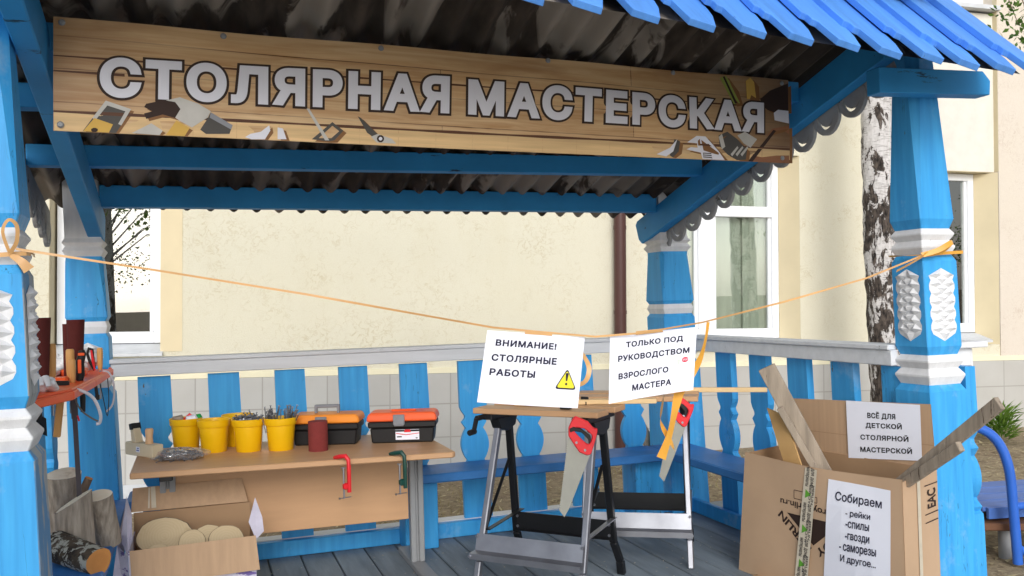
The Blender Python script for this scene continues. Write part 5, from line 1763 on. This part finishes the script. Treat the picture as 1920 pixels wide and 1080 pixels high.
# ------------------------------------------------------------------ logs on the left bench
def log(p, q, r0, r1, bark, end, label, cut=0., group='sawn logs on the left bench', name='log'):
    p, q = Vector(p), Vector(q)
    t = thing(name, label, 'log', p, 0, group)
    d = (q - p)
    mb = MB()
    n, seg = 18, 7
    rnd = random.Random(int(r0 * 99991))
    dn = d.normalized(); a = dn.orthogonal().normalized(); b2 = dn.cross(a)
    V, F = [], []
    for i in range(seg + 1):
        u = i / seg
        for k in range(n):
            an = 2 * math.pi * k / n
            r = (r0 + (r1 - r0) * u) * (1 + .05 * math.sin(an * 3 + r0 * 90) + rnd.uniform(-.012, .012))
            off = a * math.cos(an) * r + b2 * math.sin(an) * r
            sk = Vector((0, 0, off.x * cut)) if i == seg else Vector((0, 0, 0))
            V.append(d * u + off + sk)
    for i in range(seg):
        for k in range(n):
            F.append((i * n + k, i * n + (k + 1) % n, (i + 1) * n + (k + 1) % n, (i + 1) * n + k))
    mb.add(V, F); mb.build('bark', bark, t, smooth=True)
    e = MB(); e.add(V[:n] + [Vector((0, 0, 0))], [(n, (k + 1) % n, k) for k in range(n)]); e.build('cut_end', end, t, fixn=False)
    e = MB(); e.add(V[-n:] + [d], [(n, k, (k + 1) % n) for k in range(n)]); e.build('cut_end', end, t, fixn=False)
log((-.405, 3.50, .352), (-.415, 3.50, .548), .062, .060, m_bark, m_endp, 'thick standing log with a slanted top cut beside the left post', .55)
log((-.318, 3.65, .354), (-.340, 3.585, .545), .043, .042, m_bark, m_endp, 'slim standing log with a pale flat top next to the small carton', .0)
log((-.50, 3.84, .354), (-.48, 3.79, .60), .066, .062, m_bark, m_endp, 'standing log at the back, partly behind the slanted log', .1)
log((-.44, 3.72, .47), (-.385, 3.70, .59), .018, .014, m_barkd, m_end, 'short forked branch stub poking up behind the slanted log', .0, None, 'branch_stub')
log((-.47, 3.44, .412), (-.315, 3.26, .385), .052, .046, m_lichen, m_end, 'lichen covered log lying on its side with an orange cut end', 0.)

# ------------------------------------------------------------------ tool rack on the left rail
rk = thing('tool_rack', 'long red orange plastic tool rack fixed along the left railing', 'tool rack')
mb = MB()
mb.prism([(-.56, 3.02), (-.47, 3.02), (-.385, 3.28), (-.365, 3.75), (-.345, 4.28), (-.40, 4.36), (-.56, 4.36)], lambda u, v, w: (u, v, .945 + w), .012)
mb.build('shelf', m_rack, rk, bevel=.004)
mb = MB()
pts = [(-.55, 3.0, .94), (-.46, 3.02, .934), (-.385, 3.27, .934), (-.365, 3.75, .937), (-.345, 4.27, .945), (-.36, 4.34, .95)]
for a, b2 in zip(pts[:-1], pts[1:]): mb.bar(a, b2, .012, .028)
mb.build('lip', m_rack, rk, bevel=.004)
mb = MB(); mb.bb((-.50, 3.9, .957), (-.41, 4.0, .985)); mb.build('holder_block', m_rack, rk, bevel=.006)
mb = MB(); mb.bb((-.50, 3.5, .957), (-.43, 3.58, .98)); mb.build('holder_block', m_rack, rk, bevel=.006)

def cone_sheet(x, y, z0, z1, w0, w1, label, tilt=0.):
    t = MB()
    n = 16
    V = []
    for z, w_ in ((z0, w0), (z1, w1)):
        for k in range(n):
            a = 2 * math.pi * k / n * 1.12
            r = w_ / 2 * (1 + .1 * k / n)
            V.append((x + r * math.cos(a) + tilt * (z - z0), y + r * math.sin(a), z))
    t.add(V, [(k, k + 1, n + k + 1, n + k) for k in range(n - 1)])
    tag(t.build('sandpaper_sheet', m_sandb, smooth=True, fixn=False), label, 'sandpaper', 'rolled sandpaper sheets in the rack')
cone_sheet(-.475, 3.30, .955, 1.192, .032, .052, 'dark maroon rolled sandpaper sheet nearest the left front post', -.0)
cone_sheet(-.427, 3.72, .955, 1.180, .046, .060, 'dark maroon rolled sandpaper sheet standing mid rack behind a wooden handle', .02)
cone_sheet(-.452, 3.74, .955, 1.165, .030, .034, 'narrow maroon sandpaper roll tucked behind the mid rack roll', 0.)
def grip_tool(name, x, y, z0, z1, r, label, mt=m_handle, cat='chisel', blade=.12, lean=0.):
    t = thing(name, label, cat, (x, y, z0), 0, 'wooden handled tools in the rack' if mt is m_handle else None)
    h = z1 - z0
    mb = MB(); mb.tube([(0, 0, 0), (0, 0, h * .12), (lean * .3, 0, h * .3), (lean * .7, 0, h * .75), (lean, 0, h * .96), (lean, 0, h)], [r * .62, r * .8, r * .9, r, r * .95, r * .7], 14)
    mb.build('handle', mt, t, smooth=True)
    mb = MB(); mb.tube([(0, 0, .002), (0, 0, -blade)], r * .3, 8); mb.build('shank', m_chrome, t)
grip_tool('chisel', -.452, 3.34, .985, 1.105, .0135, 'chisel with ringed wooden handle nearest the left front post')
grip_tool('chisel', -.431, 3.62, .962, 1.075, .0150, 'chisel with a stout wooden handle in mid rack')
grip_tool('chisel', -.418, 3.56, .945, 1.040, .0125, 'shorter chisel with wooden handle in front of the stout one')
grip_tool('chisel', -.378, 4.12, .965, 1.058, .0120, 'chisel with wooden handle at the far end of the rack')
# folding saw / utility knife
t = thing('pruning_saw', 'black and orange handled folding saw standing in mid rack', 'saw', (-.405, 3.64, .95))
mb = MB(); mb.tube([(0, 0, -.005), (.006, 0, .03), (.004, 0, .075), (.012, 0, .105), (.010, 0, .118)], [.010, .014, .015, .014, .010], 12); mb.build('handle', m_black, t, smooth=True)
mb = MB(); mb.box((.004, -.013, .06), (.012, .006, .05)); mb.box((.010, -.013, .104), (.022, .006, .010)); mb.build('inlay', m_rack, t, bevel=.002)
t = thing('scissors', 'black and red handled scissors standing at the far end of the rack', 'scissors', (-.412, 4.12, .965))
mb = MB()
mb.tube([(.012, 0, .0), (-.004, 0, .035), (-.014, 0, .07), (-.008, 0, .092), (.006, 0, .085), (.008, 0, .05), (.014, 0, .01)], [.005, .006, .006, .007, .006, .006, .005], 8); mb.build('handle', m_black, t, smooth=True)
mb = MB(); mb.tube([(.014, -.006, .0), (.008, -.006, .04), (.002, -.006, .085)], [.003, .006, .004], 8); mb.build('inlay', m_redenamel, t, smooth=True)
# hanging tools under the rack
def hanging(name, P, w, h, mt, label, cat):
    t = MB(); t.bar(P[0], P[1], w, h, (1, 0, 0))
    return tag(t.build(name, mt, bevel=.002), label, cat)
t = thing('hammer', 'hammer hanging head up with a flat wooden handle below the rack', 'hammer', (-.445, 3.45, .93))
mb = MB(); mb.bar((.006, 0, .02), (-.012, 0, -.150), .012, .024, (1, 0, 0)); mb.build('handle', m_handle, t, bevel=.003)
mb = MB(); mb.bar((-.05, 0, .035), (.03, 0, .030), .022, .022); mb.build('head', m_bmetal, t, bevel=.003)
t = thing('metal_file', 'long dark file with a red stripe hanging below mid rack', 'file', (-.415, 3.55, .93))
mb = MB(); mb.bar((0, 0, .02), (.004, 0, -.10), .004, .022, (1, 0, 0)); mb.bar((.004, 0, -.10), (.014, 0, -.40), .004, .016, (1, 0, 0)); mb.build('blade', mat("dark file steel", '#4a4448', .5, .1), t)
mb = MB(); mb.bar((.013, -.003, -.09), (.018, -.003, -.11), .003, .006, (1, 0, 0)); mb.build('stripe', m_redenamel, t)
t = thing('screwdriver', 'black handled screwdriver hanging below mid rack', 'screwdriver', (-.392, 3.62, .93))
mb = MB(); mb.tube([(0, 0, .0), (0, 0, -.035), (.0, 0, -.085)], [.006, .010, .008], 10); mb.build('handle', m_black, t, smooth=True)
t = thing('pliers', 'small dark pliers hanging under the far half of the rack', 'pliers', (-.372, 3.85, .93))
mb = MB(); mb.bar((0, 0, .01), (.006, 0, -.05), .008, .012, (1, 0, 0)); mb.box((.007, 0, -.055), (.016, .012, .02)); mb.build('jaw', m_bmetal, t, bevel=.002)
t = thing('trowel', 'dark triangular blade hanging below the near end of the rack beside the post', 'trowel', (-.470, 3.12, .90))
mb = MB(); mb.prism([(0, 0), (.028, -.02), (.030, -.075), (-.015, -.05)], lambda u, v, w: (u, w, v), .004); mb.build('blade', m_bmetal, t)
mb = MB(); mb.tube([(.01, .002, .04), (.012, .002, -.02)], .006, 8); mb.build('handle', m_black, t)
# cables
t = MB(); t.tube(resample([(-.415, 3.40, .945), (-.375, 3.36, .945), (-.335, 3.38, .915), (-.315, 3.40, .86), (-.318, 3.42, .825), (-.330, 3.42, .82)], 24), .0055, 8)
tag(t.build('cable', m_cable, smooth=True), 'thick white cable loop hanging over the front of the rack', 'cable')
t = MB(); t.tube(resample([(-.40, 3.46, .94), (-.395, 3.45, .90), (-.375, 3.44, .865), (-.345, 3.43, .84), (-.325, 3.42, .83)], 16), .003, 6)
tag(t.build('cable', mat("grey cable", '#6f6a66', .6, .1), smooth=True), 'thin grey cable curving below the white cable loop', 'cable')
t = MB(); t.tube(resample([(-.36, 4.05, .965), (-.335, 4.03, .955), (-.318, 4.02, .90), (-.325, 4.02, .83), (-.35, 4.02, .80)], 16), .004, 6)
tag(t.build('cable', m_cable, smooth=True), 'white cable hanging from the far end of the rack', 'cable')
t = MB(); t.tube(resample([(-.37, 3.95, .95), (-.352, 3.94, .86), (-.34, 3.95, .79), (-.333, 3.95, .86), (-.336, 3.95, .94)], 16), .0018, 6)
tag(t.build('wire_loop', m_bmetal, smooth=True), 'thin black wire loop hanging under the far half of the rack', 'wire')
# gloves
def glove(c, s, label, seed):
    rnd = random.Random(seed)
    t = thing('work_glove', label, 'glove', c, rnd.uniform(0, 3), 'crumpled white gloves on the rack')
    mb = MB()
    ph = [rnd.uniform(0, 6) for _ in range(6)]
    def f(u, v):
        a = 2 * math.pi * u; b2 = math.pi * v - math.pi / 2
        r = 1 + .25 * math.sin(3 * a + ph[0] + 2 * b2) + .16 * math.sin(5 * a + ph[1]) * math.cos(3 * b2 + ph[2])
        return (s[0] * r * math.cos(b2) * math.cos(a), s[1] * r * math.cos(b2) * math.sin(a), s[2] * (1 + math.sin(b2) * r))
    mb.grid(f, 28, 16); mb.build('palm', m_glove, t, smooth=True, fixn=False)
    for k in range(4):
        mb = MB(); a = ph[3] + k * .45
        mb.tube([(s[0] * .5 * math.cos(a), s[1] * .5 * math.sin(a), s[2] * 1.2), (s[0] * 1.05 * math.cos(a), s[1] * 1.05 * math.sin(a), s[2] * (1.5 + .2 * k % 3)), (s[0] * 1.35 * math.cos(a + .15), s[1] * 1.35 * math.sin(a + .15), s[2] * (1.2 - .1 * k))], [s[2] * .5, s[2] * .45, s[2] * .3], 8)
        mb.build('finger', m_glove, t, smooth=True)
glove((-.452, 3.20, .957), (.030, .05, .022), 'crumpled white glove at the near end of the rack by the left post', 1)
glove((-.505, 4.10, .957), (.045, .08, .036), 'white glove bunched behind the rolled sandpaper', 2)
glove((-.455, 4.27, .957), (.040, .05, .034), 'white glove lying at the far end of the rack behind the scissors', 3)

# ------------------------------------------------------------------ playground equipment on the right
pg = thing('play_platform', 'low blue plank platform with a bent blue tube handrail outside the pavilion', 'play equipment', (4.1, 3.9, GZ))
mb = MB()
for i in range(4):
    a = Vector((.0, .04 + i * .155, .28)); b2 = Vector((1.6, -.26 + i * .155, .28))
    mb.bar(a, b2, .145, .024)
mb.build('plank_top', m_plat, pg, bevel=.003)
mb = MB(); mb.bar((.0, -.05, .262), (1.6, -.35, .262), .02, .06); mb.build('edge_beam', m_plat, pg)
mb = MB()
tp_ = resample([(-.40, -.05, .73), (-.25, -.10, .775), (-.12, -.15, .745), (-.04, -.18, .665), (.0, -.2, .53), (.02, -.2, .33), (.04, -.2, .02)], 30)
mb.tube(tp_, .026, 12); mb.build('handrail', m_tube, pg, smooth=True)
mb = MB(); mb.tube([(.01, -.2, .33), (.6, -.30, .33)], .022, 10); mb.tube([(.03, -.2, .12), (.18, -.22, .0), (.3, -.24, -.0)], .02, 10); mb.build('crossbar', m_tube, pg, smooth=True)
mb = MB(); mb.tube([(1.4, -.2, .02), (1.4, -.2, .26)], .025, 10); mb.tube([(1.4, .4, .0), (1.4, .4, .26)], .025, 10); mb.tube([(.1, .45, .0), (.1, .45, .26)], .025, 10); mb.build('leg', m_tube, pg)
st = thing('low_bench', 'low brown bench seat on a grey pipe leg beside the blue platform', 'bench', (4.23, 3.86, GZ))
mb = MB(); mb.prism([(-.20, -.02), (.35, -.30), (.60, .0), (.10, .20), (-.12, .14)], lambda u, v, w: (u, v, .175 + w), .04); mb.build('seat', m_umber, st, bevel=.006)
mb = MB(); mb.tube([(0, 0, 0), (0, 0, .176)], .036, 14); mb.build('leg', m_steel_grey, st, smooth=True)
